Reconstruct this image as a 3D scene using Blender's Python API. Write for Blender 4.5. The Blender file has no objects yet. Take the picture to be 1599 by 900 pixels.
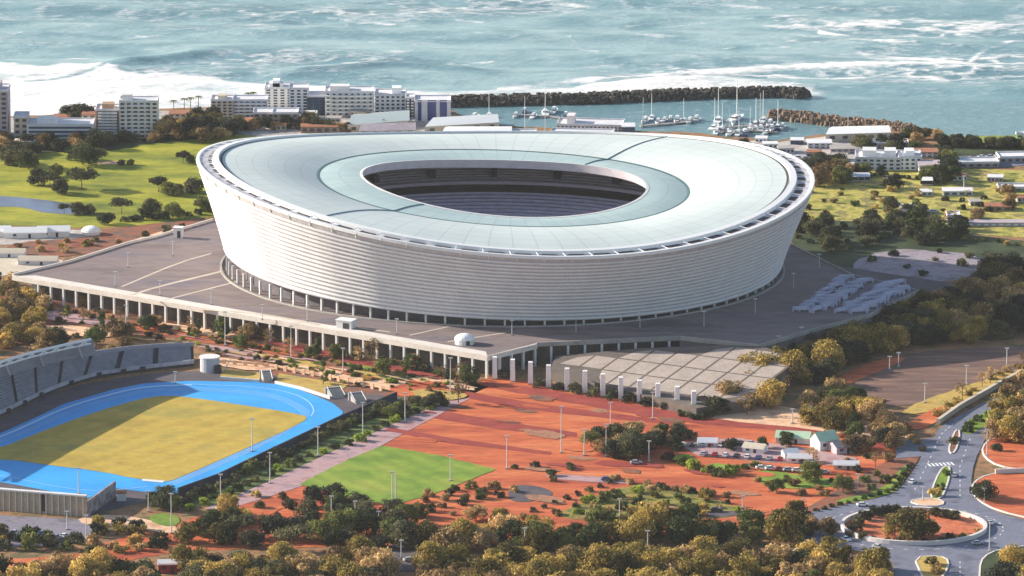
import bpy, bmesh, math, random
import numpy as np
from mathutils import Vector, Matrix
from math import radians, sin, cos, tan, pi
random.seed(7); RNG = np.random.default_rng(7)
S = bpy.context.scene; COL = S.collection
# ------------------------------------------------------------------ camera
FPX = 10300.; TH = radians(12.85); CH = 670.; YO = -2900.
cam = bpy.data.cameras.new('camera'); camo = bpy.data.objects.new('camera', cam); COL.objects.link(camo)
camo.location = (0, YO, CH); camo.rotation_euler = (pi/2 - TH, 0, 0)
cam.sensor_width = 36; cam.lens = FPX/1600*36; cam.clip_start = 10; cam.clip_end = 80000
S.camera = camo
# ------------------------------------------------------------------ light
SUN_AZ = radians(161); SUN_EL = radians(21)       # azimuth of the direction towards the sun, counter-clockwise from +X
w = bpy.data.worlds.new('World'); S.world = w; w.use_nodes = True
nt = w.node_tree; bg = nt.nodes['Background']
sky = nt.nodes.new('ShaderNodeTexSky'); sky.sky_type = 'NISHITA'; sky.sun_disc = False
sky.sun_elevation = SUN_EL; sky.sun_rotation = pi/2 - SUN_AZ
nt.links.new(sky.outputs[0], bg.inputs[0]); bg.inputs[1].default_value = 0.1
sd = bpy.data.lights.new('sun', 'SUN'); sd.energy = 5.0; sd.angle = radians(0.5); sd.color = (1.0, .90, .76)
so = bpy.data.objects.new('sun', sd); COL.objects.link(so)
so.rotation_euler = Vector((cos(SUN_EL)*cos(SUN_AZ), cos(SUN_EL)*sin(SUN_AZ), sin(SUN_EL))).to_track_quat('Z', 'Y').to_euler()
vs = S.view_settings; S.display_settings.display_device = 'sRGB'
vs.view_transform = 'Standard'; vs.look = 'None'; vs.exposure = 0.88; vs.gamma = 1; vs.use_curve_mapping = False

HAZE = 1.3e-5

# ------------------------------------------------------------------ helpers
def G(px, py, z=0.):
    """the point of the level z that the survey photograph shows at px, py"""
    x = (px-800)/FPX; u = (450-py)/FPX
    dx, dy, dz = x, cos(TH)+u*sin(TH), -sin(TH)+u*cos(TH)
    t = (z-CH)/dz
    return (dx*t, dy*t+YO)
def proj(p):
    y = p[1]-YO; z = p[2]-CH
    d = y*cos(TH)-z*sin(TH); u = y*sin(TH)+z*cos(TH)
    return (800+FPX*p[0]/d, 450-FPX*u/d)
def GP(pts, z=0.): return [G(a, b, z) for a, b in pts]
def pairs(*v): return [(v[i], v[i+1]) for i in range(0, len(v), 2)]
def PX(*v, z=0.): return GP(pairs(*v), z)

def mesh(name, verts, faces, mats, mi=None, smooth=False):
    me = bpy.data.meshes.new(name); me.from_pydata([tuple(map(float, v)) for v in verts], [], faces)
    for m in (mats if isinstance(mats, (list, tuple)) else [mats]): me.materials.append(m)
    if mi is not None: me.polygons.foreach_set('material_index', np.array(mi, dtype=np.int32))
    if smooth: me.polygons.foreach_set('use_smooth', np.ones(len(me.polygons), dtype=bool))
    me.update(); return me
def link(name, me, parent=None, loc=None, rz=None, sc=None):
    o = bpy.data.objects.new(name, me); COL.objects.link(o)
    if parent: o.parent = parent
    if loc is not None: o.location = (loc[0], loc[1], loc[2] if len(loc) > 2 else 0)
    if rz is not None: o.rotation_euler = (0, 0, rz)
    if sc is not None: o.scale = sc if hasattr(sc, '__len__') else (sc, sc, sc)
    return o
def lab16(t):
    w_ = t.split()
    if len(w_) > 16: t = t.replace(' from the west', ' from west')
    w_ = t.split()
    return ' '.join(w_[1:]) if len(w_) > 16 else t
def tag(o, label, cat, group=None):
    o['label'] = lab16(label); o['category'] = cat
    if group: o['group'] = group
    return o
def thing(name, label, cat, loc=(0, 0, 0), rz=0, group=None): return tag(link(name, None, None, loc, rz), label, cat, group)
def dup(root, loc, rz=0, sc=None, label=None, group=None):
    r = root.copy(); COL.objects.link(r); r.location = (loc[0], loc[1], loc[2] if len(loc) > 2 else 0); r.rotation_euler = (0, 0, rz)
    if sc is not None: r.scale = sc if hasattr(sc, '__len__') else (sc, sc, sc)
    if label: r['label'] = lab16(label)
    if group: r['group'] = group
    for ch in list(root.children):
        c = ch.copy(); COL.objects.link(c); c.parent = r
        for g in ch.children:
            d = g.copy(); COL.objects.link(d); d.parent = c
    return r
class MB:
    def __init__(s): s.v = []; s.f = []; s.m = []
    def add(s, vs, fs, m=0):
        k = len(s.v); s.v += [tuple(p) for p in vs]; s.f += [tuple(i+k for i in f) for f in fs]; s.m += [m]*len(fs); return s
    def box(s, x, y, z, sx, sy, sz, rz=0, m=0, taper=1.):
        c, n = cos(rz), sin(rz); P = []
        for zz, t in ((z, 1.), (z+sz, taper)):
            for a, b in ((-.5, -.5), (.5, -.5), (.5, .5), (-.5, .5)):
                u, v_ = a*sx*t, b*sy*t; P.append((x+u*c-v_*n, y+u*n+v_*c, zz))
        return s.add(P, [(3, 2, 1, 0), (4, 5, 6, 7), (0, 1, 5, 4), (1, 2, 6, 5), (2, 3, 7, 6), (3, 0, 4, 7)], m)
    def prism(s, poly, z0, z1, m=0, mt=None):
        n = len(poly)
        a = sum(poly[i][0]*poly[(i+1) % n][1]-poly[(i+1) % n][0]*poly[i][1] for i in range(n))
        if a < 0: poly = poly[::-1]
        P = [(x, y, z0) for x, y in poly]+[(x, y, z1) for x, y in poly]
        s.add(P, [tuple(range(n, 2*n))], m if mt is None else mt)
        return s.add(P, [(i, (i+1) % n, n+(i+1) % n, n+i) for i in range(n)], m)
    def cyl(s, x, y, z, r, h, n=10, m=0, r2=None):
        r2 = r if r2 is None else r2
        P = [(x+r*cos(2*pi*i/n), y+r*sin(2*pi*i/n), z) for i in range(n)]+[(x+r2*cos(2*pi*i/n), y+r2*sin(2*pi*i/n), z+h) for i in range(n)]
        return s.add(P, [(i, (i+1) % n, n+(i+1) % n, n+i) for i in range(n)]+[tuple(range(n, 2*n)), tuple(range(n-1, -1, -1))], m)
    def tube(s, a, b, r, n=6, m=0, r2=None):
        a = Vector(a); b = Vector(b); d = (b-a).normalized(); q = d.to_track_quat('Z', 'Y'); r2 = r if r2 is None else r2
        P = [a+q @ Vector((r*cos(2*pi*i/n), r*sin(2*pi*i/n), 0)) for i in range(n)]+[b+q @ Vector((r2*cos(2*pi*i/n), r2*sin(2*pi*i/n), 0)) for i in range(n)]
        return s.add(P, [(i, (i+1) % n, n+(i+1) % n, n+i) for i in range(n)]+[tuple(range(n, 2*n)), tuple(range(n-1, -1, -1))], m)
    def wall(s, pts, z0, z1, t, m=0, closed=False):
        """a wall of thickness t following a line"""
        n = len(pts); L = []; R = []
        for i in range(n):
            a = pts[(i-1) % n] if (closed or i > 0) else pts[i]; b = pts[(i+1) % n] if (closed or i < n-1) else pts[i]
            d = Vector((b[0]-a[0], b[1]-a[1])); d = d.normalized() if d.length > 1e-6 else Vector((1, 0)); nn = Vector((-d.y, d.x))*t/2
            L.append((pts[i][0]+nn.x, pts[i][1]+nn.y)); R.append((pts[i][0]-nn.x, pts[i][1]-nn.y))
        P = [(x, y, z0) for x, y in L]+[(x, y, z0) for x, y in R]+[(x, y, z1) for x, y in L]+[(x, y, z1) for x, y in R]
        F = []
        for i in range(n if closed else n-1):
            j = (i+1) % n
            F += [(i, j, 2*n+j, 2*n+i)[::-1], (n+i, n+j, 3*n+j, 3*n+i), (3*n+i, 3*n+j, 2*n+j, 2*n+i)]
        if not closed: F += [(0, n, 3*n, 2*n)[::-1], (n-1, 2*n-1, 4*n-1, 3*n-1)]
        return s.add(P, F, m)
    def mesh(s, name, mats, smooth=False): return mesh(name, s.v, s.f, mats, s.m, smooth)
    def obj(s, name, mats, parent=None, loc=None, rz=None, smooth=False): return link(name, s.mesh(name, mats, smooth), parent, loc, rz)
def chaikin(p, n=2, closed=True):
    for _ in range(n):
        q = []
        m = len(p)
        for i in range(m if closed else m-1):
            a, b = p[i], p[(i+1) % m]
            q += [(a[0]*.75+b[0]*.25, a[1]*.75+b[1]*.25), (a[0]*.25+b[0]*.75, a[1]*.25+b[1]*.75)]
        p = q if closed else [p[0]]+q+[p[-1]]
    return p
def rough(p, amp, step, closed=True):
    q = []
    for i in range(len(p) if closed else len(p)-1):
        a, b = p[i], p[(i+1) % len(p)]; L = math.dist(a, b); n = max(1, int(L/step))
        for k in range(n):
            t = k/n; q.append((a[0]+(b[0]-a[0])*t+random.uniform(-amp, amp), a[1]+(b[1]-a[1])*t+random.uniform(-amp, amp)))
    return q
def inpoly(x, y, p):
    c = False; j = len(p)-1
    for i in range(len(p)):
        if (p[i][1] > y) != (p[j][1] > y) and x < (p[j][0]-p[i][0])*(y-p[i][1])/(p[j][1]-p[i][1])+p[i][0]: c = not c
        j = i
    return c
def zone(name, pts, z, m, smooth=0, amp=0, step=4, world=False, kind='structure', thick=0):
    p = pts if world else GP(pts, z)
    if smooth: p = chaikin(p, smooth)
    if amp: p = rough(p, amp, step)
    if thick: me = MB().prism(p, z-thick, z).mesh(name, m)
    else:
        n = len(p); a = sum(p[i][0]*p[(i+1) % n][1]-p[(i+1) % n][0]*p[i][1] for i in range(n))
        if a < 0: p = p[::-1]
        me = mesh(name, [(x, y, z) for x, y in p], [tuple(range(n))], m)
    bm = bmesh.new(); bm.from_mesh(me); big = [f for f in bm.faces if len(f.verts) > 4]
    if big: bmesh.ops.triangulate(bm, faces=big, ngon_method='EAR_CLIP')
    bm.to_mesh(me); bm.free()
    o = link(name, me); o['kind'] = kind; return o
def ribbon(name, line, wid, z, m, smooth=2, world=False):
    p = line if world else GP(line, z)
    if smooth: p = chaikin(p, smooth, False)
    L = []; R = []
    for i in range(len(p)):
        a = p[max(0, i-1)]; b = p[min(len(p)-1, i+1)]; d = Vector((b[0]-a[0], b[1]-a[1])).normalized()
        L.append((p[i][0]-d.y*wid/2, p[i][1]+d.x*wid/2, z)); R.append((p[i][0]+d.y*wid/2, p[i][1]-d.x*wid/2, z))
    n = len(p); o = link(name, mesh(name, R+L, [(i, i+1, n+i+1, n+i) for i in range(n-1)], m)); o['kind'] = 'structure'; return o
ORD = ['zeroth', 'first', 'second', 'third', 'fourth', 'fifth', 'sixth', 'seventh', 'eighth', 'ninth', 'tenth', 'eleventh', 'twelfth']
def nth(i): return ORD[i] if i < 13 else '%d%s' % (i, 'th' if 10 < i % 100 < 14 else {1: 'st', 2: 'nd', 3: 'rd'}.get(i % 10, 'th'))

# ------------------------------------------------------------------ materials
def _n(m, t): return m.node_tree.nodes.new(t)
def mat(name, cols, scale=8., rough=.85, metal=0., fine=.25, bump=0., stretch=None, rot=0., spread=.18, spec=.3, coord='Object', rnd=0.):
    """cols: colours mixed by a broad noise; fine: how strongly a small grain varies them"""
    m = bpy.data.materials.new(name); m.use_nodes = True; b = m.node_tree.nodes['Principled BSDF']; L = m.node_tree.links.new
    b.inputs['Roughness'].default_value = rough; b.inputs['Metallic'].default_value = metal; b.inputs['Specular IOR Level'].default_value = spec
    if isinstance(cols[0], (int, float)): cols = [cols]
    tc = _n(m, 'ShaderNodeTexCoord'); mp = _n(m, 'ShaderNodeMapping'); L(tc.outputs[coord], mp.inputs[0])
    mp.inputs['Rotation'].default_value = (0, 0, rot); mp.inputs['Scale'].default_value = stretch or (1, 1, 1)
    nz = _n(m, 'ShaderNodeTexNoise'); nz.inputs['Scale'].default_value = 1/scale; nz.inputs['Detail'].default_value = 7; nz.inputs['Roughness'].default_value = .6
    L(mp.outputs[0], nz.inputs['Vector'])
    fac = nz.outputs[0]
    if rnd:
        oi = _n(m, 'ShaderNodeObjectInfo'); ma = _n(m, 'ShaderNodeMath'); ma.operation = 'MULTIPLY_ADD'; L(oi.outputs['Random'], ma.inputs[0]); ma.inputs[1].default_value = rnd
        m2 = _n(m, 'ShaderNodeMath'); m2.operation = 'SUBTRACT'; L(nz.outputs[0], m2.inputs[0]); m2.inputs[1].default_value = rnd/2; L(m2.outputs[0], ma.inputs[2]); fac = ma.outputs[0]
    cr = _n(m, 'ShaderNodeValToRGB'); L(fac, cr.inputs[0]); e = cr.color_ramp.elements
    n = len(cols)
    for i in range(n):
        pos = .5 if n == 1 else .5-spread+2*spread*i/(n-1)
        el = e[i] if i < 2 else e.new(pos)
        el.position = pos; el.color = (*cols[i], 1)
    if n == 1: e[1].color = (*cols[0], 1); e[1].position = .9
    f = _n(m, 'ShaderNodeTexNoise'); f.inputs['Scale'].default_value = 1/max(.3, scale*.12); f.inputs['Detail'].default_value = 6; f.inputs['Roughness'].default_value = .7
    L(mp.outputs[0], f.inputs['Vector'])
    mr = _n(m, 'ShaderNodeMapRange'); L(f.outputs[0], mr.inputs[0]); mr.inputs[1].default_value = .3; mr.inputs[2].default_value = .7
    mr.inputs[3].default_value = 1-fine; mr.inputs[4].default_value = 1+fine
    mx = _n(m, 'ShaderNodeVectorMath'); mx.operation = 'SCALE'; L(cr.outputs[0], mx.inputs[0]); L(mr.outputs[0], mx.inputs['Scale'])
    L(mx.outputs[0], b.inputs['Base Color'])
    if bump:
        bp = _n(m, 'ShaderNodeBump'); bp.inputs['Strength'].default_value = 1; bp.inputs['Distance'].default_value = bump; L(f.outputs[0], bp.inputs['Height']); L(bp.outputs[0], b.inputs['Normal'])
    return m
def overlay(m, kind, size, rot, amt, ratio=1.):
    """joints between slabs, or mowing stripes, of the surface itself"""
    nt = m.node_tree; L = nt.links.new; b = nt.nodes['Principled BSDF']; src = b.inputs['Base Color'].links[0].from_socket
    tc = _n(m, 'ShaderNodeTexCoord'); mp = _n(m, 'ShaderNodeMapping'); mp.inputs['Rotation'].default_value = (0, 0, rot); mp.inputs['Scale'].default_value = (1/size, 1/size, 1); L(tc.outputs['Object'], mp.inputs[0])
    if kind == 'joints':
        t = _n(m, 'ShaderNodeTexBrick'); t.offset = 0; t.inputs['Scale'].default_value = 1; t.inputs['Brick Width'].default_value = ratio; t.inputs['Row Height'].default_value = 1; t.inputs['Mortar Size'].default_value = .035
        t.inputs['Color1'].default_value = (1, 1, 1, 1); t.inputs['Color2'].default_value = (1-amt*.6,)*3+(1,); t.inputs['Mortar'].default_value = (1-amt*1.6,)*3+(1,); L(mp.outputs[0], t.inputs[0]); out = t.outputs[0]
    else:
        t = _n(m, 'ShaderNodeTexWave'); t.inputs['Scale'].default_value = .314; t.inputs['Distortion'].default_value = .6; t.inputs['Detail'].default_value = 2; L(mp.outputs[0], t.inputs[0])
        r = _n(m, 'ShaderNodeMapRange'); L(t.outputs[1], r.inputs[0]); r.inputs[3].default_value = 1-amt; r.inputs[4].default_value = 1+amt*.5; out = r.outputs[0]
    x = _n(m, 'ShaderNodeVectorMath'); x.operation = 'MULTIPLY'; L(src, x.inputs[0]); L(out, x.inputs[1]); L(x.outputs[0], b.inputs['Base Color'])
def leafmat(name, cols, trans=.32):
    m = mat(name, cols, scale=6, fine=.3, rough=.8, rnd=.5, spread=.22)
    nt = m.node_tree; L = nt.links.new; b = nt.nodes['Principled BSDF']; src = b.inputs['Base Color'].links[0].from_socket
    at = _n(m, 'ShaderNodeAttribute'); at.attribute_name = 'tint'
    sc = _n(m, 'ShaderNodeVectorMath'); sc.operation = 'SCALE'; L(src, sc.inputs[0]); L(at.outputs['Fac'], sc.inputs['Scale']); L(sc.outputs[0], b.inputs['Base Color'])
    tr = _n(m, 'ShaderNodeBsdfTranslucent'); L(sc.outputs[0], tr.inputs[0]); mi = _n(m, 'ShaderNodeMixShader'); mi.inputs[0].default_value = trans
    L(b.outputs[0], mi.inputs[1]); L(tr.outputs[0], mi.inputs[2]); L(mi.outputs[0], nt.nodes['Material Output'].inputs[0]); return m
WHITE = mat('white_paint', [(.78, .77, .75), (.66, .65, .64)], 6, .6, fine=.06)
WHITE2 = mat('bright_white', (.85, .85, .84), 6, .5, fine=.04)
CREAM = mat('cream_render', [(.62, .55, .44), (.5, .43, .34)], 9, fine=.12)
CONC = mat('concrete', [(.42, .39, .36), (.3, .28, .27)], 10, fine=.2)
DARKC = mat('dark_recess', [(.035, .03, .04), (.07, .06, .065)], 5, fine=.3)
GLASSD = mat('window_glass', (.03, .045, .07), 4, .12, fine=.1, spec=.6)
STEEL = mat('galvanised_steel', (.42, .42, .44), 3, .45, metal=.3, fine=.1)
LAMPM = mat('lamp_head_metal', (.6, .6, .6), 3, .4, fine=.1)
ROCK = mat('breakwater_rock', [(.03, .026, .026), (.08, .07, .06), (.15, .13, .11)], 3, .9, fine=.4, bump=.4)
ROCKB = mat('brown_rock', [(.16, .11, .08), (.3, .21, .15)], 3, .9, fine=.4, bump=.3)
ASPH = mat('asphalt_blue_grey', [(.13, .14, .19), (.19, .2, .26), (.11, .11, .15)], 12, .75, fine=.12)
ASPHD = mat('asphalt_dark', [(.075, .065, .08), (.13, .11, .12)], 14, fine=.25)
LINE = mat('road_marking_white', (.75, .75, .75), 3, .7, fine=.15)
GRASSY = mat('sunny_golf_grass', [(.09, .13, .015), (.27, .28, .02), (.44, .40, .04)], 26, fine=.25, stretch=(.6, 1.3, 1))
LAWN = mat('green_lawn', [(.11, .2, .02), (.19, .29, .03), (.30, .33, .05)], 22, fine=.12)
DKGRASS = mat('shade_darkened_grass', [(.012, .02, .01), (.035, .055, .02), (.07, .09, .03)], 18, fine=.3)  # grass colour darkened to hold the stadium's shade on the embankment
FIELD = mat('yellow_field_grass', [(.38, .27, .045), (.50, .35, .06), (.36, .29, .06)], 30, fine=.12, spread=.14)
TRACK = mat('blue_running_track', [(.03, .29, .70), (.05, .40, .82)], 20, .7, fine=.06)
TRACKL = mat('track_edge_paint', (.42, .66, .88), 6, .7, fine=.08)
REDP = mat('orange_red_paving', [(.33, .06, .03), (.54, .125, .045), (.68, .23, .09)], 22, fine=.3, stretch=(.35, 1.5, 1), rot=radians(24), spread=.2)
REDD = mat('dark_red_paving_and_shadow', [(.24, .035, .03), (.36, .065, .045)], 8, fine=.2)
PINK = mat('pinkish_path', [(.36, .18, .19), (.46, .3, .3), (.3, .2, .25)], 8, fine=.15)
PEACH = mat('peach_gravel', [(.6, .33, .18), (.75, .5, .32), (.5, .25, .15)], 9, fine=.2)
OCHRE = mat('ochre_dry_grass', [(.38, .22, .05), (.52, .36, .09), (.3, .24, .08)], 10, fine=.25)
SOIL = mat('red_brown_soil', [(.12, .045, .03), (.3, .1, .05), (.2, .1, .07), (.1, .08, .05)], 10, fine=.35)
SCRUB = mat('mixed_scrub_ground', [(.05, .045, .02), (.16, .11, .05), (.34, .17, .08), (.1, .1, .04), (.4, .2, .11)], 14, fine=.4, spread=.25)
DECK = mat('podium_paving', [(.13, .105, .115), (.235, .185, .18), (.165, .145, .175)], 22, fine=.15, stretch=(.4, 1.4, 1), rot=radians(-62))
DECKL = mat('pale_paving_strip', [(.5, .42, .34), (.6, .53, .45)], 8, fine=.12)
COBBLE = mat('tan_cobble_paving', [(.35, .29, .255), (.46, .38, .325)], 9, fine=.22, bump=.05)
QUAY = mat('quay_concrete', [(.3, .27, .26), (.5, .46, .43), (.2, .18, .18)], 16, fine=.3)
KERB = mat('pale_kerb', (.7, .64, .6), 5, fine=.08)
BOWL = mat('seating_bowl_grey', [(.34, .30, .31), (.48, .43, .44)], 5, fine=.3, stretch=(1, 1, 4))
BOWL2 = mat('lower_tier_violet', [(.42, .39, .48), (.58, .54, .64)], 5, fine=.3, stretch=(1, 1, 4))
SEATG = mat('stand_seats_slate', [(.2, .21, .26), (.3, .3, .34)], 4, fine=.25)
RIMG = mat('rim_cladding_lavender', [(.5, .48, .52), (.6, .58, .62)], 6, .5, fine=.08)
ROOFW = mat('flat_roof_white', [(.75, .74, .76), (.6, .6, .62)], 8, fine=.1)
TERRA = mat('terracotta_roof', [(.3, .12, .07), (.4, .18, .1)], 5, fine=.2)
overlay(DECK, 'joints', 9., radians(-35), .09); overlay(REDP, 'joints', 7., radians(-33), .09, 1.6); overlay(COBBLE, 'joints', 2.5, radians(-33), .06)
overlay(LAWN, 'stripes', 9., radians(-33), .10); overlay(FIELD, 'stripes', 11., radians(35), .06); overlay(GRASSY, 'stripes', 14., radians(70), .05)
BARK = mat('tree_bark', [(.1, .07, .05), (.16, .12, .09)], 1.5, fine=.3)
L_OLIVE = leafmat('olive_gold_foliage', [(.11, .09, .022), (.34, .25, .055), (.60, .42, .12)])
L_GREEN = leafmat('deep_green_foliage', [(.03, .045, .015), (.09, .12, .03), (.20, .21, .05)])
L_DARK = leafmat('dark_foliage', [(.03, .034, .022), (.075, .08, .04), (.15, .14, .06)])
L_BROWN = leafmat('brown_autumn_foliage', [(.14, .09, .04), (.37, .24, .10), (.56, .39, .18)])
L_LIME = leafmat('lime_shrub_foliage', [(.08, .13, .015), (.22, .3, .03), (.33, .38, .05)])

# ------------------------------------------------------------------ sea
SEAZ = -2.
def build_sea():
    xs = np.concatenate([[-40000, -12000, -4000, -1500, -700, -450], np.arange(-340, 341, 1.5), [450, 700, 1500, 4000, 12000, 40000]])
    ys = np.concatenate([[-200, 250, 320], np.arange(350, 860, 2.2), [950, 1200, 2000, 5000, 15000, 60000]])
    X, Y = np.meshgrid(xs, ys); nx, ny = len(xs), len(ys)
    PXx = 800+FPX*X/((Y-YO)*cos(TH)-(SEAZ-CH)*sin(TH)); d = (Y-YO)*cos(TH)+(CH-SEAZ)*sin(TH)
    PYy = 450-FPX*((Y-YO)*sin(TH)-(CH-SEAZ)*cos(TH))/d          # survey coordinates of each point, to place the breakers
    def vn(x, y, s, seed):                                    # value noise
        r = np.random.default_rng(seed).random((64, 64)); u, v = x/s, y/s
        i, j = np.floor(u).astype(int), np.floor(v).astype(int); fu, fv = u-i, v-j; fu = fu*fu*(3-2*fu); fv = fv*fv*(3-2*fv)
        g = lambda a, b: r[a % 64, b % 64]
        return (g(i, j)*(1-fu)+g(i+1, j)*fu)*(1-fv)+(g(i, j+1)*(1-fu)+g(i+1, j+1)*fu)*fv
    def fbm(x, y, s, seed, o=4): return sum(vn(x, y, s/2**k, seed+k)*.5**k for k in range(o))/sum(.5**k for k in range(o))
    wx = X+30*(fbm(X, Y, 90, 3)-.5); wy = Y+40*(fbm(X, Y, 120, 9)-.5)
    n1 = fbm(wx*.35, wy, 26, 21, 5); n2 = fbm(wx*.5, wy*1.2, 60, 33, 5); n3 = fbm(wx*.6, wy, 12, 51, 4)
    def seg(pts, sig, amp=1., nz=1.):
        out = np.zeros_like(X)
        for (x0, y0), (x1, y1) in zip(pts[:-1], pts[1:]):
            t = np.clip((PXx-x0)/(x1-x0), 0, 1); yy = y0+(y1-y0)*t+7*(n2-.5); inx = (PXx >= x0-2) & (PXx <= x1+2)
            out = np.maximum(out, np.exp(-((PYy-yy)/sig)**2)*inx)
        return out*amp*(1-nz+nz*np.clip((n3-.32)*3, 0, 1.3))
    foam = np.zeros_like(X)
    # the white surf belt along the shore, thick in the west
    top = np.interp(PXx, [-200, 0, 160, 200, 330, 430, 560, 700, 900, 1000, 1100, 1270, 1400], [98, 98, 100, 114, 118, 123, 130, 142, 130, 122, 112, 132, 150])
    bot = np.interp(PXx, [-200, 0, 300, 600, 700, 1270, 1400], [200, 200, 188, 178, 165, 148, 150])
    e = 12*(n2-.5)+16*(n3-.5)+8*(n1-.5)
    belt = np.clip((PYy-top+e)/4, 0, 1)*np.clip((bot-PYy)/3, 0, 1)*(PXx < 1400)
    dens = np.interp(PXx, [-200, 620, 700, 780, 1000, 1270, 1300, 1400], [.82, .86, .75, .6, .8, .75, .15, 0])
    foam = np.maximum(foam, belt*np.clip(dens+(n1-.5)*1.6-(1-dens)*.4, 0, 1))
    foam *= 1-.75*seg([(40, 127), (100, 120), (165, 106)], 2.2, 1, .2)
    foam = np.maximum(foam, seg([(780, 140), (950, 126), (1060, 112), (1200, 104), (1330, 103), (1500, 98)], 4, .95, .8))
    foam = np.maximum(foam, seg([(1200, 118), (1330, 121), (1400, 112), (1500, 104)], 3, .8, .9))
    foam = np.maximum(foam, seg([(1280, 50), (1400, 70), (1510, 97), (1535, 80), (1600, 62)], 3.2, .8, .9))
    foam = np.maximum(foam, seg([(890, 60), (905, 75), (935, 82)], 2.5, .8, .8))
    foam = np.maximum(foam, seg([(1180, 40), (1330, 46), (1480, 60)], 3, .5, 1))
    foam = np.maximum(foam, seg([(330, 98), (480, 90), (640, 84), (760, 110)], 2.5, .45, 1))
    for k in range(90):                                       # scattered streaks of broken foam
        x0 = random.uniform(-40, 1640); y0 = random.uniform(2, 112); L_ = random.uniform(20, 120); s_ = random.uniform(-.12, .1)
        foam = np.maximum(foam, seg([(x0, y0), (x0+L_, y0+L_*s_)], random.uniform(.8, 1.9), random.uniform(.25, .6), 1))
    n4 = fbm(wx*.75+.25*wy, wy*1.1-.15*wx, 17, 71, 5); n5 = fbm(X*.4, Y, 7, 91, 4)
    zone_ = .75*np.exp(-(((PXx-1300)/330)**2+((PYy-65)/45)**2))+.35
    web = np.maximum(np.clip(1-np.abs(n1-.5)*11, 0, 1)*np.clip((n2-.40)*3.2, 0, 1), np.clip(1-np.abs(n4-.5)*9, 0, 1)*np.clip((n2-.35)*3, 0, 1)*.9)*(.4+n5)*zone_*3.2
    foam = np.maximum(foam, np.clip(web*.5, 0, .75)*np.clip((150-PYy)/30, 0, 1))
    calm = np.clip((PYy-150)/8, 0, 1)*(PXx > 690)             # inside the harbour and its lee
    foam *= 1-calm
    foam = np.clip(foam, 0, 1)
    # swell: rolling ridges, the big breaker's dark face, chop
    amp = (1-.9*calm)*np.clip(1.0-np.abs(X)/1e4, 0, 1)*(np.abs(X) < 460)*(Y < 900)
    sw = 1.1*np.sin((Y+.12*X+26*(n2-.5))/9.5)+.9*(n1-.5)*3
    br = np.exp(-((PYy-np.interp(PXx, [150, 230, 330], [103, 95, 84]))/6)**2)*np.clip((PXx-140)/60, 0, 1)*np.clip((360-PXx)/60, 0, 1)
    br2 = np.exp(-((PYy-np.interp(PXx, [450, 600, 760], [116, 98, 112]))/6)**2)*np.clip((PXx-420)/60, 0, 1)*np.clip((790-PXx)/60, 0, 1)
    Z = SEAZ+amp*(sw*.8+2.6*br+1.8*br2+foam*.8*n3)
    depth = np.clip(.5+(n2-.5)*1.1+(n4-.5)*.8+(n5-.5)*.45+.4*(br+br2), 0, 1)*(1-calm)+calm*.75
    depth = np.where(PXx > 1350, depth*.6+.25, depth)
    V = np.stack([X, Y, Z], -1).reshape(-1, 3)
    idx = np.arange(nx*ny).reshape(ny, nx); F = np.stack([idx[:-1, :-1], idx[:-1, 1:], idx[1:, 1:], idx[1:, :-1]], -1).reshape(-1, 4)
    me = bpy.data.meshes.new('sea'); me.from_pydata(V.tolist(), [], F.tolist())
    for nm, a in (('foam', foam), ('depth', depth)):
        at = me.attributes.new(nm, 'FLOAT', 'POINT'); at.data.foreach_set('value', a.reshape(-1).astype(np.float32))
    me.polygons.foreach_set('use_smooth', np.ones(len(me.polygons), dtype=bool))
    m = bpy.data.materials.new('sea_water'); m.use_nodes = True; b = m.node_tree.nodes['Principled BSDF']; L = m.node_tree.links.new
    fa = _n(m, 'ShaderNodeAttribute'); fa.attribute_name = 'foam'; da = _n(m, 'ShaderNodeAttribute'); da.attribute_name = 'depth'
    cr = _n(m, 'ShaderNodeValToRGB'); L(da.outputs['Fac'], cr.inputs[0]); el = cr.color_ramp.elements
    el[0].position = .15; el[0].color = (.36, .51, .51, 1); el[1].position = .95; el[1].color = (.09, .20, .235, 1); q = el.new(.5); q.color = (.195, .345, .37, 1)
    tc = _n(m, 'ShaderNodeTexCoord'); mp = _n(m, 'ShaderNodeMapping'); mp.inputs['Scale'].default_value = (.55, 1, 1); mp.inputs['Rotation'].default_value = (0, 0, .25); L(tc.outputs['Object'], mp.inputs[0])
    nz = _n(m, 'ShaderNodeTexNoise'); nz.inputs['Scale'].default_value = .32; nz.inputs['Detail'].default_value = 8; nz.inputs['Roughness'].default_value = .68; L(mp.outputs[0], nz.inputs['Vector'])
    ad = _n(m, 'ShaderNodeMath'); ad.operation = 'MULTIPLY_ADD'; L(nz.outputs[0], ad.inputs[0]); ad.inputs[1].default_value = 1.7; ad.inputs[2].default_value = -.85
    s2 = _n(m, 'ShaderNodeMath'); s2.operation = 'ADD'; L(ad.outputs[0], s2.inputs[0]); L(fa.outputs['Fac'], s2.inputs[1])
    mr = _n(m, 'ShaderNodeMapRange'); L(s2.outputs[0], mr.inputs[0]); mr.inputs[1].default_value = .08; mr.inputs[2].default_value = .78
    mx = _n(m, 'ShaderNodeMixRGB'); L(mr.outputs[0], mx.inputs[0]); L(cr.outputs[0], mx.inputs[1]); mx.inputs[2].default_value = (.86, .84, .82, 1)
    L(mx.outputs[0], b.inputs['Base Color'])
    rr = _n(m, 'ShaderNodeMapRange'); L(mr.outputs[0], rr.inputs[0]); rr.inputs[3].default_value = .28; rr.inputs[4].default_value = .9; L(rr.outputs[0], b.inputs['Roughness'])
    b.inputs['Specular IOR Level'].default_value = .4
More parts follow.
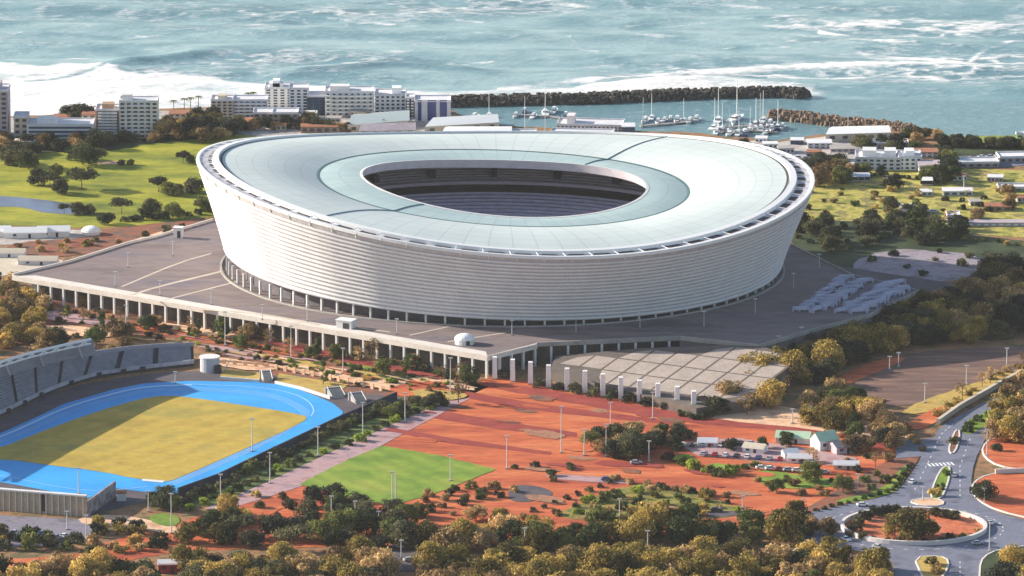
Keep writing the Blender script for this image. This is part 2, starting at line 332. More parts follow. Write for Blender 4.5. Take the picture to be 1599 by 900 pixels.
    bp = _n(m, 'ShaderNodeBump'); bp.inputs['Strength'].default_value = .9; bp.inputs['Distance'].default_value = .9; L(nz.outputs[0], bp.inputs['Height']); L(bp.outputs[0], b.inputs['Normal'])
    me.materials.append(m); me.update(); o = link('sea', me); o['kind'] = 'structure'
build_sea()

# ------------------------------------------------------------------ land
coast = PX(-80, 184, 60, 180, 180, 174, 300, 168, 430, 160, 600, 160, 690, 162, 712, 176, 740, 192, 850, 200, 1000, 205, 1080, 206, 1130, 212, 1215, 219, 1290, 209, 1370, 203, 1430, 207, 1480, 216, 1600, 212, 1700, 210)
land = [(-9000, coast[0][1]-60), (-700, coast[0][1]-20)]+rough(coast, 1.5, 6, False)+[(700, coast[-1][1]), (9000, coast[-1][1]-100), (9000, -2800), (-9000, -2800)]
lb = [p for p in land]
zone('ground', lb, 0, SCRUB, world=True, thick=6)
# coast strip, quays
zone('coast_ground', pairs(-90, 187, 60, 183, 180, 177, 300, 171, 430, 163, 600, 163, 690, 167, 730, 200, 1000, 212, 1100, 214, 1100, 240, 700, 240, 400, 226, 250, 222, -90, 226), .04, QUAY, amp=1, step=8)
zone('quay', pairs(1100, 216, 1216, 222, 1290, 213, 1370, 207, 1425, 212, 1440, 232, 1400, 262, 1260, 262, 1180, 240), .06, QUAY)
zone('golf_course', pairs(-90, 232, 60, 235, 250, 218, 420, 208, 460, 230, 420, 300, 350, 344, 250, 352, 150, 356, 0, 352, -90, 350), .08, GRASSY, smooth=1, amp=.8, step=8)
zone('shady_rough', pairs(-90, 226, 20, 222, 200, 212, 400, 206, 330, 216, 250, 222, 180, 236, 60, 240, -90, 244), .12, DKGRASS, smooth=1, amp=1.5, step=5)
POND = mat('pond_water', [(.10, .13, .2), (.16, .19, .27)], 14, .25, fine=.1, spec=.5)
zone('pond', pairs(-90, 316, -60, 306, 10, 306, 60, 311, 110, 318, 150, 326, 146, 334, 100, 335, 60, 331, 40, 324, 0, 322, -60, 326), .16, POND, smooth=2)
zone('sand_bunker', pairs(150, 253, 185, 251, 200, 254, 180, 257, 150, 257), .16, PEACH, smooth=2)
zone('golf_slope', pairs(180, 355, 260, 348, 330, 338, 345, 348, 300, 356, 200, 384, 120, 400, 60, 402, 20, 398, 10, 382, 60, 376, 130, 372), .2, SOIL, smooth=1, amp=1, step=4)
zone('marquee_ground', pairs(-60, 362, 100, 358, 160, 362, 150, 374, 100, 380, -60, 384), .14, QUAY)
zone('pale_path', pairs(-60, 392, 60, 404, 112, 407, 40, 426, -60, 440), .24, CREAM, smooth=1)
zone('ochre_path', pairs(330, 346, 345, 349, 250, 368, 200, 383, 190, 380, 250, 362), .26, PEACH)
# east side of the stadium
zone('east_meadow', pairs(1235, 262, 1330, 262, 1480, 262, 1640, 268, 1640, 372, 1540, 368, 1480, 362, 1380, 352, 1240, 348), .08, mat('yellow_green_meadow', [(.07, .10, .02), (.26, .25, .04), (.5, .42, .1), (.16, .16, .05), (.5, .32, .12)], 12, fine=.3), smooth=1, amp=1, step=5)
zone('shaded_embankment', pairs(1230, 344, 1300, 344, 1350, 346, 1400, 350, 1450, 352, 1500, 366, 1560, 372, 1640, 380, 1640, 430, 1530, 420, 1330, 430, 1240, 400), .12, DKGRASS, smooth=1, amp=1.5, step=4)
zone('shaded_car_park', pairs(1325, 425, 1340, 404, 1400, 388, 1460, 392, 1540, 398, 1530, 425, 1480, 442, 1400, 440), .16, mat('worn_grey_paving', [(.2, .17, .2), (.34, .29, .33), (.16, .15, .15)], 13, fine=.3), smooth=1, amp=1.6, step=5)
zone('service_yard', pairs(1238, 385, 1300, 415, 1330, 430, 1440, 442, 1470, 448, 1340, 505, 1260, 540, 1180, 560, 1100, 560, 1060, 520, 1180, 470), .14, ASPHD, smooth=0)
zone('east_road', pairs(1290, 420, 1310, 416, 1480, 441, 1500, 446, 1480, 450, 1330, 434), .2, ASPHD)
zone('upper_road', pairs(1480, 246, 1640, 236, 1640, 254, 1560, 262, 1490, 262), .16, ASPH)
zone('park_lawn', pairs(1490, 213, 1640, 210, 1640, 222, 1500, 224), .12, LAWN, amp=1)
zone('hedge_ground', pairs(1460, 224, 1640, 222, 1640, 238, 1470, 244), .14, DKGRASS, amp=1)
# plaza and planting between podium and athletics ground
zone('planting_ground', pairs(-80, 430, 30, 450, 300, 500, 560, 560, 765, 603, 730, 622, 600, 640, 540, 618, 400, 580, 300, 530, 140, 520, -80, 560), .1, SOIL, amp=.8, step=6)
for k, (pts, m_) in enumerate([
        (pairs(190, 512, 260, 506, 420, 540, 470, 552, 440, 556, 300, 530), REDP), (pairs(300, 534, 420, 552, 560, 580, 640, 596, 640, 601, 500, 580, 320, 548), PINK),
        (pairs(470, 566, 560, 586, 620, 592, 660, 606, 640, 616, 560, 600, 430, 575), PEACH), (pairs(380, 548, 470, 560, 520, 574, 440, 568), OCHRE),
        (pairs(560, 560, 680, 586, 740, 604, 740, 612, 640, 594, 540, 574), PEACH), (pairs(610, 602, 690, 594, 700, 604, 680, 614, 640, 622, 610, 614), REDP),
        (pairs(560, 576, 640, 590, 610, 594, 540, 582), OCHRE), (pairs(0, 470, 60, 480, 180, 500, 170, 510, 80, 500, 0, 492), PINK),
        (pairs(400, 530, 500, 545, 560, 562, 480, 552), REDD), (pairs(300, 556, 370, 560, 440, 576, 400, 580, 330, 570), PEACH),
        (pairs(80, 506, 150, 512, 200, 520, 160, 528, 60, 520), PEACH), (pairs(220, 498, 330, 514, 400, 528, 360, 530, 260, 514), PEACH),
        (pairs(530, 556, 620, 572, 700, 590, 690, 593, 600, 578, 520, 562), REDD), (pairs(640, 606, 720, 612, 735, 620, 700, 626, 650, 622), OCHRE)]):
    zone('planting_bed', pts, .16+k*.03, m_, smooth=1, amp=.5, step=4)
rb_ = random.Random(5); eu = Vector(G(700, 600))-Vector(G(200, 500)); eu.normalize(); ev = Vector((-eu.y, eu.x))
for k in range(46):
    t = rb_.random(); c = Vector(G(190+t*540, 508+t*100+rb_.uniform(-8, 16)*(1.2-.6*t))); L_ = rb_.uniform(5, 20); w_ = rb_.uniform(.8, 2.6)
    m_ = rb_.choice([REDP, PINK, PEACH, OCHRE, REDD, DKGRASS, LAWN, PEACH, REDP, SOIL]); an = rb_.uniform(-.15, .15); u_ = Vector((eu.x*cos(an)-eu.y*sin(an), eu.x*sin(an)+eu.y*cos(an))); v_ = Vector((-u_.y, u_.x))
    zone('planting_bed', [tuple(c+u_*a*L_+v_*b*w_) for a, b in ((-.5, -.4), (0, -.55), (.5, -.3), (.55, .4), (0, .5), (-.45, .5))], .62+.006*k, m_, smooth=1, amp=.25, step=3, world=True)
# the red plaza and the park in front
zone('red_plaza', pairs(590, 692, 650, 650, 740, 600, 765, 588, 860, 600, 1090, 642, 1290, 664, 1420, 700, 1380, 740, 1250, 800, 1120, 830, 900, 850, 640, 850, 300, 860, 120, 860, 300, 810, 470, 745), .1, REDP, smooth=0, amp=.3, step=10)
for k, pts in enumerate([pairs(760, 596, 900, 616, 1120, 655, 1290, 668, 1290, 676, 1100, 664, 880, 628, 750, 602), pairs(720, 610, 860, 634, 980, 648, 1100, 668, 960, 655, 800, 636, 700, 616),
                         pairs(670, 640, 800, 660, 900, 676, 900, 682, 780, 670, 640, 647), pairs(610, 668, 720, 686, 860, 706, 860, 710, 700, 692, 600, 672)]):
    zone('plaza_shadow_band', pts, .15+.02*k, REDD, amp=.4, step=8)  # dark red bands paint the shadow stripes lying across the plaza
zone('lawn', pairs(597, 696, 690, 712, 776, 733, 720, 755, 690, 768, 612, 790, 540, 776, 468, 757, 520, 728), .24, LAWN, amp=.55, step=2.5)
zone('park_path', pairs(700, 624, 735, 622, 640, 672, 560, 716, 470, 760, 420, 776, 340, 800, 320, 795, 420, 752, 520, 705), .2, PINK)
zone('verge', pairs(640, 632, 700, 622, 560, 700, 440, 752, 330, 790, 280, 792, 345, 752, 440, 708, 545, 660), .16, mat('leafy_verge', [(.03, .04, .02), (.1, .14, .03), (.24, .26, .08)], 7, fine=.4), amp=.8, step=4)
zone('scrub_slope', pairs(860, 810, 900, 790, 950, 766, 1030, 752, 1150, 790, 1180, 806, 1000, 815), .2, mat('dry_scrub', [(.36, .14, .05), (.3, .26, .05), (.12, .14, .03), (.5, .2, .08)], 8, fine=.4), smooth=1, amp=1, step=4)
zone('garden_lawn', pairs(1050, 712, 1080, 708, 1085, 722, 1060, 724), .2, LAWN, smooth=1)
zone('garden_lawn', pairs(1110, 722, 1150, 728, 1145, 742, 1100, 736), .22, LAWN, smooth=1)
zone('garden_lawn', pairs(1180, 732, 1250, 742, 1320, 752, 1300, 762, 1220, 764, 1180, 752), .24, LAWN, smooth=1, amp=.5)
zone('pink_yard', pairs(1060, 692, 1150, 684, 1260, 700, 1340, 716, 1330, 728, 1200, 722, 1090, 712), .22, PINK, amp=.3)
zone('grey_yard', pairs(800, 756, 850, 760, 870, 775, 820, 786, 790, 780), .22, ASPHD, smooth=2)
zone('grey_path', pairs(850, 740, 950, 745, 1000, 756, 940, 754, 860, 748), .2, PINK, smooth=1)
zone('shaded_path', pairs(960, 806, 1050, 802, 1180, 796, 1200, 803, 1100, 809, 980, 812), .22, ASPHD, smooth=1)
# bottom left yard
zone('grey_yard', pairs(-80, 796, 20, 806, 140, 812, 150, 836, 110, 850, -80, 860), .14, mat('violet_grey_tarmac', [(.16, .15, .2), (.24, .22, .27), (.13, .12, .14)], 10, fine=.25), amp=.3)
zone('cream_path', pairs(120, 808, 180, 803, 235, 812, 300, 830, 270, 834, 200, 824, 130, 820), .2, PEACH, smooth=1)
zone('green_verge', pairs(230, 806, 262, 800, 285, 812, 270, 824, 240, 818), .24, LAWN, smooth=1)
zone('bottom_ground', pairs(-80, 860, 240, 862, 600, 858, 1280, 850, 1390, 870, 1420, 930, -80, 930), .16, SCRUB, amp=1)
zone('red_path', pairs(-40, 878, 120, 866, 240, 850, 330, 806, 400, 780, 470, 776, 430, 800, 380, 830, 240, 872, 60, 892, -40, 900), .27, REDP, smooth=1, amp=1, step=3)
zone('bottom_road', pairs(600, 846, 680, 845, 670, 892, 600, 894), .3, ASPHD, smooth=1)
# east lot
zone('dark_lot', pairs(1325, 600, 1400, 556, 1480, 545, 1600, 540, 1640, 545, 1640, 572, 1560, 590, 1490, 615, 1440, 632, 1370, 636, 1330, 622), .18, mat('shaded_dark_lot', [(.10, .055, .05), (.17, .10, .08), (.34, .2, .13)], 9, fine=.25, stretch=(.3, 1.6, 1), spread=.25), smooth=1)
zone('dry_grass', pairs(1430, 630, 1500, 605, 1550, 590, 1640, 560, 1640, 580, 1560, 606, 1480, 640, 1400, 650), .22, OCHRE, smooth=1, amp=.5)
zone('red_path', pairs(1290, 602, 1350, 568, 1400, 556, 1420, 560, 1370, 582, 1300, 610, 1270, 620), .26, REDP, smooth=1)
zone('red_path', pairs(1410, 668, 1440, 646, 1480, 632, 1470, 655, 1440, 672), .3, REDP, smooth=1)
zone('red_path', pairs(1110, 644, 1200, 630, 1300, 648, 1420, 668, 1420, 700, 1290, 672, 1110, 655), .16, PEACH, smooth=1)
zone('park_ground', pairs(1250, 800, 1300, 770, 1420, 700, 1440, 710, 1420, 740, 1400, 768, 1330, 790, 1260, 805), .26, SOIL, smooth=0)
zone('garden_lawn', pairs(1300, 782, 1380, 766, 1412, 726, 1425, 728, 1405, 764, 1385, 774, 1320, 788), .3, LAWN, smooth=1)
# roads
zone('road', pairs(1250, 812, 1262, 800, 1335, 786, 1385, 775, 1406, 765, 1432, 728, 1440, 712, 1455, 690, 1470, 665, 1500, 648, 1560, 618, 1640, 590, 1640, 610, 1570, 640, 1545, 668, 1538, 690, 1522, 720, 1516, 762, 1530, 784, 1560, 802, 1600, 812, 1680, 822, 1680, 850, 1560, 862, 1536, 878, 1530, 930, 1400, 930, 1398, 885, 1385, 868, 1340, 862, 1262, 855, 1235, 848), .36, ASPH, smooth=1)
zone('side_road', pairs(1400, 690, 1460, 684, 1450, 712, 1400, 716), .34, ASPH)
isl = G(1428, 826); IR = (112/4.0)
RX, RY = IR, IR*.98
def circ(c, rx, ry, n=64, a0=0): return [(c[0]+rx*cos(a0+2*pi*i/n), c[1]+ry*sin(a0+2*pi*i/n)) for i in range(n)]
isl_r = abs(G(1540, 826)[0]-isl[0]); isl_ry = (G(1428, 799)[1]-G(1428, 853)[1])/2
zone('roundabout_island', circ(isl, isl_r, isl_ry), .44, mat('island_red_soil', [(.2, .08, .05), (.6, .16, .07), (.45, .2, .12)], 10, fine=.3), world=True)
k_ = MB().wall(circ(isl, isl_r, isl_ry), .36, 2.0, 1.3, closed=True).obj('roundabout_wall', KERB)
tag(k_, 'low pale circular wall around the traffic roundabout island', 'wall')
# lane markings round the island and on the avenue
mk = MB()
for i in range(36):
    a = 2*pi*i/36; p = [(isl[0]+r*isl_r*cos(a+d), isl[1]+r*isl_ry*sin(a+d)) for r, d in ((1.235, 0), (1.25, 0), (1.25, .06), (1.235, .06))]
    mk.add([(x, y, .37) for x, y in p], [(0, 1, 2, 3)])
def dashes(line, n):
    P = GP(line)
    for k in range(n):
        t = k/n*(len(P)-1); i = int(t); f = t-i; a, b = P[i], P[i+1]; x, y = a[0]+(b[0]-a[0])*f, a[1]+(b[1]-a[1])*f
        mk.box(x, y, .365, .3, 3, .008, math.atan2(b[1]-a[1], b[0]-a[0])-pi/2)
dashes(pairs(1430, 765, 1452, 720, 1470, 680, 1500, 655), 16); dashes(pairs(1500, 775, 1500, 730, 1518, 680), 12); dashes(pairs(1290, 810, 1260, 830), 5); dashes(pairs(1500, 880, 1500, 925), 6)
for i in range(7): mk.box(*G(1452+i*6, 728-i*.4), .365, .9, 5, .008, .2)
o = mk.obj('road_marking', LINE); o['kind'] = 'structure'
# medians and corner islands
def kerbed(name, pts, top, z=.36, h=.2, smooth=1, t=.7):
    p = GP(pts)
    if smooth: p = chaikin(p, smooth)
    o = MB().prism(p, z-.3, z+h, 0).obj(name, top); o['kind'] = 'structure'
    o2 = MB().wall(p, z-.2, z+h+.12, t, closed=True).obj('kerb', KERB); o2['kind'] = 'structure'
kerbed('median', pairs(1452, 780, 1462, 750, 1474, 730, 1486, 732, 1480, 760, 1470, 782), LAWN)
kerbed('median', pairs(1482, 706, 1486, 690, 1494, 672, 1500, 676, 1496, 700, 1488, 712), SOIL)
kerbed('traffic_island', pairs(1418, 785, 1450, 779, 1475, 784, 1472, 792, 1440, 792), PEACH)
kerbed('traffic_island', pairs(1428, 872, 1468, 870, 1484, 878, 1476, 900, 1452, 925, 1440, 900), OCHRE)
kerbed('corner_bed', pairs(1516, 764, 1530, 748, 1560, 740, 1680, 742, 1680, 822, 1620, 814, 1560, 800, 1528, 784), REDP)
kerbed('corner_bed', pairs(1534, 700, 1550, 686, 1600, 676, 1680, 670, 1680, 728, 1600, 736, 1560, 730, 1538, 716), REDP)
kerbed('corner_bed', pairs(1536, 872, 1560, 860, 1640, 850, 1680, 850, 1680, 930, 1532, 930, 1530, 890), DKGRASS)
kerbed('corner_bed', pairs(1240, 850, 1300, 856, 1370, 866, 1392, 888, 1394, 930, 1200, 930), SOIL)
o = MB().wall(GP(pairs(1555, 742, 1600, 740, 1680, 740)), .5, 2.4, .8).obj('planter_wall', KERB); tag(o, 'straight cream planter wall along the back of the red corner bed', 'wall')
o = MB().wall(GP(pairs(1466, 664, 1500, 640, 1560, 606, 1600, 585, 1660, 560)), .3, 2.6, 1.6).obj('retaining_wall', CREAM); tag(o, 'cream stepped retaining wall climbing beside the avenue east of the dark lot', 'wall')
zone('avenue_verge', pairs(1500, 668, 1520, 652, 1570, 632, 1600, 622, 1560, 650, 1530, 672, 1510, 680), .42, LAWN, smooth=1)
# ------------------------------------------------------------------ stadium
YC = -2900.
P_RIM = [-3.27, 2930.7+YC, 141.2, 125.3, -.25, 52.0, 3.9, 4.67, -3.66, 1.05]
P_GLS = [-3.59, 2930.8+YC, 130.1, 118.35, -.25, 52.3, 3.72, 4.38, -3.53, .98]
P_SEAM = [-4.04, 2930.8+YC, 84.6, 75.1, -.25, 49.6, .78, .8, -3.33, .74]
P_HOLE = [-3.57, 2931+YC, 66.3, 56.7, -.25, 49.8, 1.3, 1.42, -2.49, .55]
P_BOT = [-4.5, 2938.3+YC, 127.6, 119.0, -.25, 15.8, .5, .35, -4.0, 1.6]
POD = 9.7
def ell(p, n=360, da=0., db=0., z=None, dz=0., t0=0.):
    t = t0+np.linspace(0, 2*pi, n+1)[:-1]; x = (p[2]+da)*np.cos(t); y = (p[3]+db)*np.sin(t); c, s = cos(p[4]), sin(p[4])
    Z = p[5]+p[6]*np.cos(2*t)+p[7]*np.sin(2*t)+p[8]*np.cos(t)+p[9]*np.sin(t)+dz if z is None else np.full(n, float(z))
    return np.stack([p[0]+x*c-y*s, p[1]+x*s+y*c, Z], -1)
def loft(rings, mi=None, flip=False):
    n = len(rings[0]); mb = MB(); V = np.concatenate(rings)
    F = []; M_ = []
    for k in range(len(rings)-1):
        for i in range(n):
            j = (i+1) % n; q = (k*n+i, k*n+j, (k+1)*n+j, (k+1)*n+i); F.append(q[::-1] if flip else q); M_.append(mi[k] if mi else 0)
    mb.v = [tuple(v) for v in V]; mb.f = F; mb.m = M_; return mb
def inset(p, d):
    out = []; n = len(p); a = sum(p[i][0]*p[(i+1) % n][1]-p[(i+1) % n][0]*p[i][1] for i in range(n)); sg = 1 if a > 0 else -1
    for i in range(n):
        u = Vector((p[i][0]-p[i-1][0], p[i][1]-p[i-1][1])).normalized(); v = Vector((p[(i+1) % n][0]-p[i][0], p[(i+1) % n][1]-p[i][1])).normalized()
        nn = Vector((-(u.y+v.y), u.x+v.x)); nn = nn.normalized() if nn.length > .01 else Vector((-u.y, u.x)); k = d/max(.4, nn.dot(Vector((-u.y, u.x)))); out.append((p[i][0]+sg*nn.x*k, p[i][1]+sg*nn.y*k))
    return out
st = thing('stadium', 'huge white oval bowl stadium with pale glass ring roof and louvred facade', 'stadium')
RIM = ell(P_RIM); GLS = ell(P_GLS); SEAM = ell(P_SEAM); HOLE = ell(P_HOLE); BOT = ell(P_BOT)
# facade of overlapping membrane bands
MEM = mat('membrane_white', [(.74, .725, .735), (.83, .82, .815)], 9, .55, fine=.05, stretch=(1, 1, .25))
def facade_pt(s, off=0.):
    P = BOT*(1-s)+RIM*s; k = s**1.12; P[:, :2] = BOT[:, :2]*(1-k)+RIM[:, :2]*k
    if off:
        d = RIM[:, :2]-np.array([[P_RIM[0], P_RIM[1]]]); d /= np.linalg.norm(d, axis=1)[:, None]; P[:, :2] += d*off
    return P
jit = np.repeat(RNG.uniform(-.22, .22, 72), 5); jit = (jit+np.roll(jit, 1)+np.roll(jit, -1))/3
rings = []; mis = []; NB = 17; top = .93
def outw(P, off):
    d = P[:, :2]-np.array([[P_RIM[0], P_RIM[1]]]); d /= np.linalg.norm(d, axis=1)[:, None]; P = P.copy(); P[:, :2] += d*np.asarray(off).reshape(-1, 1); return P
for k in range(NB):
    h = top/NB; s0 = k*h
    rings += [outw(facade_pt(s0), .10+jit), outw(facade_pt(s0+h*.3), .5+jit), outw(facade_pt(s0+h*.68), .25+jit), outw(facade_pt(s0+h*.70), jit-.35), outw(facade_pt(s0+h*.98), jit-.35)]
    mis += [0, 0, 0, 1, 1]
loft(rings, mis[:-1]+[1]).obj('facade_membrane', [MEM, mat('membrane_gap_shade', [(.56, .53, .55), (.68, .65, .66)], 7, fine=.2)], st)  # greyer gap colour carries the shade inside the grooves
fs = facade_pt(top, 0.1); ft = facade_pt(1.0)
SCRN = mat('facade_screen_grey', [(.5, .47, .48), (.66, .62, .62)], 1.6, .5, fine=.2, stretch=(1, 1, .15))
loft([fs, ft]).obj('facade_screen', SCRN, st)
# fins across the screen
fin = MB()
for i in range(0, 360, 5):
    a, b = Vector(fs[i]), Vector(ft[i]); d = Vector((RIM[i][0]-P_RIM[0], RIM[i][1]-P_RIM[1], 0)).normalized()*.02
    MB().tube(a+d, b+d*.2, .3, 4).obj('screen_fin', WHITE, st)
# rim: outer lip, ring deck, inner kerb
def mixr(s, dz=0.): P = RIM*(1-s)+GLS*s; P = P.copy(); P[:, 2] += dz; return P
rim_r = [RIM+np.array([0, 0, -.8]), RIM+np.array([0, 0, .6]), mixr(.13, .65), mixr(.16, .1)]
loft(rim_r).obj('rim_lip', WHITE2, st)
loft([mixr(.155, .12), mixr(.62, -.25), mixr(.72, -.3)]).obj('rim_deck', RIMG, st)
loft([mixr(.70, -.5), mixr(.72, 1.35), mixr(.97, 1.55), mixr(1.0, .2)]).obj('rim_kerb', WHITE2, st)
vent = MB()
for i in range(0, 360, 5):
    big = cos(2*pi*i/360-radians(-35)) > .2; v0 = .36 if big else .52
    a, b, c_, d_ = mixr(v0, .1)[i], mixr(v0, .1)[(i+3) % 360], mixr(.66, -.02)[(i+3) % 360], mixr(.66, -.02)[i]
    mb = MB(); mb.add([a, b, c_, d_, *(np.array([a, b, c_, d_])-[0, 0, .5])], [(0, 1, 2, 3), (0, 4, 5, 1), (1, 5, 6, 2), (2, 6, 7, 3), (3, 7, 4, 0)])
    mb.obj('rim_vent', DARKC, st)
    a, b = Vector(mixr(.16, .45)[i-1]), Vector(mixr(.7, .75)[i-1]); MB().tube(a, b, .2, 4).obj('rim_rib', WHITE, st)
# glass roof
def roofmat(name, ca, cb, rough_):
    m = bpy.data.materials.new(name); m.use_nodes = True; b = m.node_tree.nodes['Principled BSDF']; L = m.node_tree.links.new
    uv = _n(m, 'ShaderNodeUVMap'); br = _n(m, 'ShaderNodeTexBrick'); L(uv.outputs[0], br.inputs[0])
    br.offset = 0; br.inputs['Scale'].default_value = 1; br.inputs['Brick Width'].default_value = 1; br.inputs['Row Height'].default_value = 1; br.inputs['Mortar Size'].default_value = .035; br.inputs['Bias'].default_value = 0
    br.inputs['Color1'].default_value = (*ca, 1); br.inputs['Color2'].default_value = (*cb, 1); br.inputs['Mortar'].default_value = (ca[0]*.86, ca[1]*.88, ca[2]*.88, 1)
    tc = _n(m, 'ShaderNodeTexCoord'); nz = _n(m, 'ShaderNodeTexNoise'); nz.inputs['Scale'].default_value = .03; nz.inputs['Detail'].default_value = 5; L(tc.outputs['Object'], nz.inputs['Vector'])
    mr = _n(m, 'ShaderNodeMapRange'); L(nz.outputs[0], mr.inputs[0]); mr.inputs[1].default_value = .3; mr.inputs[2].default_value = .7; mr.inputs[3].default_value = .93; mr.inputs[4].default_value = 1.05
    sc = _n(m, 'ShaderNodeVectorMath'); sc.operation = 'SCALE'; L(br.outputs[0], sc.inputs[0]); L(mr.outputs[0], sc.inputs['Scale']); L(sc.outputs[0], b.inputs['Base Color'])
    b.inputs['Roughness'].default_value = rough_; b.inputs['Specular IOR Level'].default_value = .25; return m
ROOFG = roofmat('pale_green_roof_glass', (.56, .63, .62), (.595, .655, .645), .7)
ROOFI = roofmat('aqua_inner_roof_glass', (.40, .52, .52), (.45, .56, .555), .55)
def addroof(name, A, B, n, m, nth_, nr):
    rings = []
    for k in range(n+1):
        s = k/n; P = A*(1-s)+B*s; P[:, 2] += 1.6*sin(pi*s)*(1 if name == 'outer_roof' else .3); rings.append(P)
    mb = loft(rings); me = mb.mesh(name, m, True); uvl = me.uv_layers.new(name='UVMap')
    uv = []
    for k in range(n):
        for i in range(360):
            u0, u1 = i*nth_/360, (i+1)*nth_/360; v0, v1 = k*nr/n, (k+1)*nr/n; uv += [u0, v0, u1, v0, u1, v1, u0, v1]
    uvl.data.foreach_set('uv', uv); return link(name, me, st)
GI = mixr(1.0, .45)
OUT = SEAM*.004+GI*.996
loft([SEAM*.012+GI*.988+np.array([0, 0, .18]), SEAM*.03+GI*.97+np.array([0, 0, .28])]).obj('roof_gutter', DARKC, st)
addroof('outer_roof', OUT, SEAM*.985+GI*.015, 12, ROOFG, 72, 6)
addroof('inner_roof', SEAM*.985+HOLE*.015-np.array([0, 0, .1]), HOLE, 5, ROOFI, 72, 2)
loft([SEAM*.986+GI*.014+np.array([0, 0, .12]), SEAM*.982+HOLE*.018+np.array([0, 0, .12])]).obj('roof_seam', mat('seam_teal', (.1, .2, .2), 5), st)
loft([HOLE+np.array([0, 0, .1]), ell(P_HOLE, da=-1.3, db=-1.3, dz=.25)]).obj('inner_roof_edge', WHITE, st)
H2 = ell(P_HOLE, da=-1.3, db=-1.3)
loft([ell(P_HOLE, da=-1.3, db=-1.3, dz=.25), ell(P_HOLE, da=.6, db=.6, dz=-3.9)], flip=False).obj('roof_fascia', mat('fascia_grey', [(.66, .6, .66), (.78, .72, .76)], 4, fine=.12), st)
# radial expansion joints of the roof
def near(curve, px, py): return int(np.argmin([math.dist(proj(p), (px, py)) for p in curve]))
for q0, q1 in (((505, 337), (660, 320)), ((1041, 216), (915, 250))):
    i0, i1 = near(GI, *q0), near(HOLE, *q1); sj = MB(); pr = None
    if abs(i1-i0) > 180: i1 += 360 if i1 < i0 else -360
    for k in range(31):
        s = k/30; fi = (i0+(i1-i0)*s); i = int(math.floor(fi)); ff = fi-i; lp = lambda C: C[i % 360]*(1-ff)+C[(i+1) % 360]*ff
        if s < .66: u = s/.66; P = lp(OUT)*(1-u)+lp(SEAM)*u; P = P+[0, 0, 1.6*sin(pi*u)+.12]
        else: u = (s-.66)/.34; P = lp(SEAM)*(1-u)+lp(HOLE)*u; P = P+[0, 0, .48*sin(pi*u)+.12]
        if pr is not None: sj.tube(pr, P, .28, 4)
        pr = P
    sj.obj('roof_joint', mat('joint_grey_teal', (.2, .3, .32), 5), st)
# roof underside and the bowl inside
loft([ell(P_HOLE, da=.6, db=.6, dz=-3.9), GLS-np.array([0, 0, 5]), GLS-np.array([0, 0, 1])], flip=True).obj('roof_soffit', mat('soffit_grey', (.3, .28, .3), 5), st)
def stepped(a0, b0, z0, a1, b1, z1, n):
    R = []
    for k in range(n):
        for e_ in (0, 1):
            s = (k+e_)/n; zz = z0+(z1-z0)*(k+.0)/n if e_ == 0 else z0+(z1-z0)*k/n
            R.append(ell(P_HOLE, 180, da=a0+(a1-a0)*s-66.3, db=b0+(b1-b0)*s-56.7, z=zz))
    R.append(ell(P_HOLE, 180, da=a1-66.3, db=b1-56.7, z=z1)); return R
loft(stepped(58, 40, 11, 96, 80, 29, 16), flip=True).obj('lower_tier', BOWL2, st)
loft([ell(P_HOLE, 180, da=30, db=23, z=29.), ell(P_HOLE, 180, da=40, db=33, z=29.4), ell(P_HOLE, 180, da=40, db=33, z=34)], flip=True).obj('concourse_band', DARKC, st)
loft([ell(P_HOLE, 180, da=34, db=27, z=31.8), ell(P_HOLE, 180, da=33.4, db=26.4, z=33.4), ell(P_HOLE, 180, da=34.4, db=27.4, z=33.4)], flip=True).obj('tier_parapet', mat('parapet_mauve', (.6, .52, .58), 5), st)
loft(stepped(100.5, 84, 32.5, 116, 99.5, 40.5, 9), flip=True).obj('upper_tier', BOWL, st)
for k in range(22):
    t = 2*pi*(k+.4)/22; P = ell(P_HOLE, 1, da=39.5, db=32.5, z=36., t0=t)[0]
    MB().box(P[0], P[1], 34.6, 4.5, 3, 3.2, t+P_HOLE[4]).obj('vomitory', DARKC, st)
for k in range(16):
    t = 2*pi*(k+.1)/16; P = ell(P_HOLE, 1, da=14, db=7, z=20., t0=t)[0]
    MB().box(P[0], P[1], 17.5, 3.4, 2.4, 1.8, t).obj('camera_platform', CONC if k % 3 else WHITE, st)
PITCH = mat('pitch_grass', [(.08, .14, .03), (.12, .2, .04)], 12)
MB().prism([(x, y) for x, y, z in ell(P_HOLE, 90, da=-8, db=-16)], 10.7, 11.0).obj('pitch', PITCH, st)
# concourse under the facade
B0 = ell(P_BOT, da=-7, db=-7, z=POD-.2); B1 = ell(P_BOT, da=-7, db=-7); B2 = BOT+np.array([0, 0, .05])
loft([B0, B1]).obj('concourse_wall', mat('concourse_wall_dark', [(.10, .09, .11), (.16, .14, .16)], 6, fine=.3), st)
loft([B1, facade_pt(0, .4)]).obj('facade_soffit', mat('soffit_pale', (.42, .38, .4), 5), st)
loft([ell(P_BOT, z=POD+.02, da=2, db=2), ell(P_BOT, z=POD+.6, da=2, db=2), ell(P_BOT, z=POD+.6, da=1, db=1)]).obj('plinth', CONC, st)
col_me = MB().box(0, 0, 0, 1.0, .8, 6.4).mesh('column', WHITE)
for k in range(90):
    t = 2*pi*k/90; P = ell(P_BOT, 1, da=-1.2, db=-1.2, t0=t)[0]
    link('column', col_me, st, (P[0], P[1], POD-.1), t+P_BOT[4])
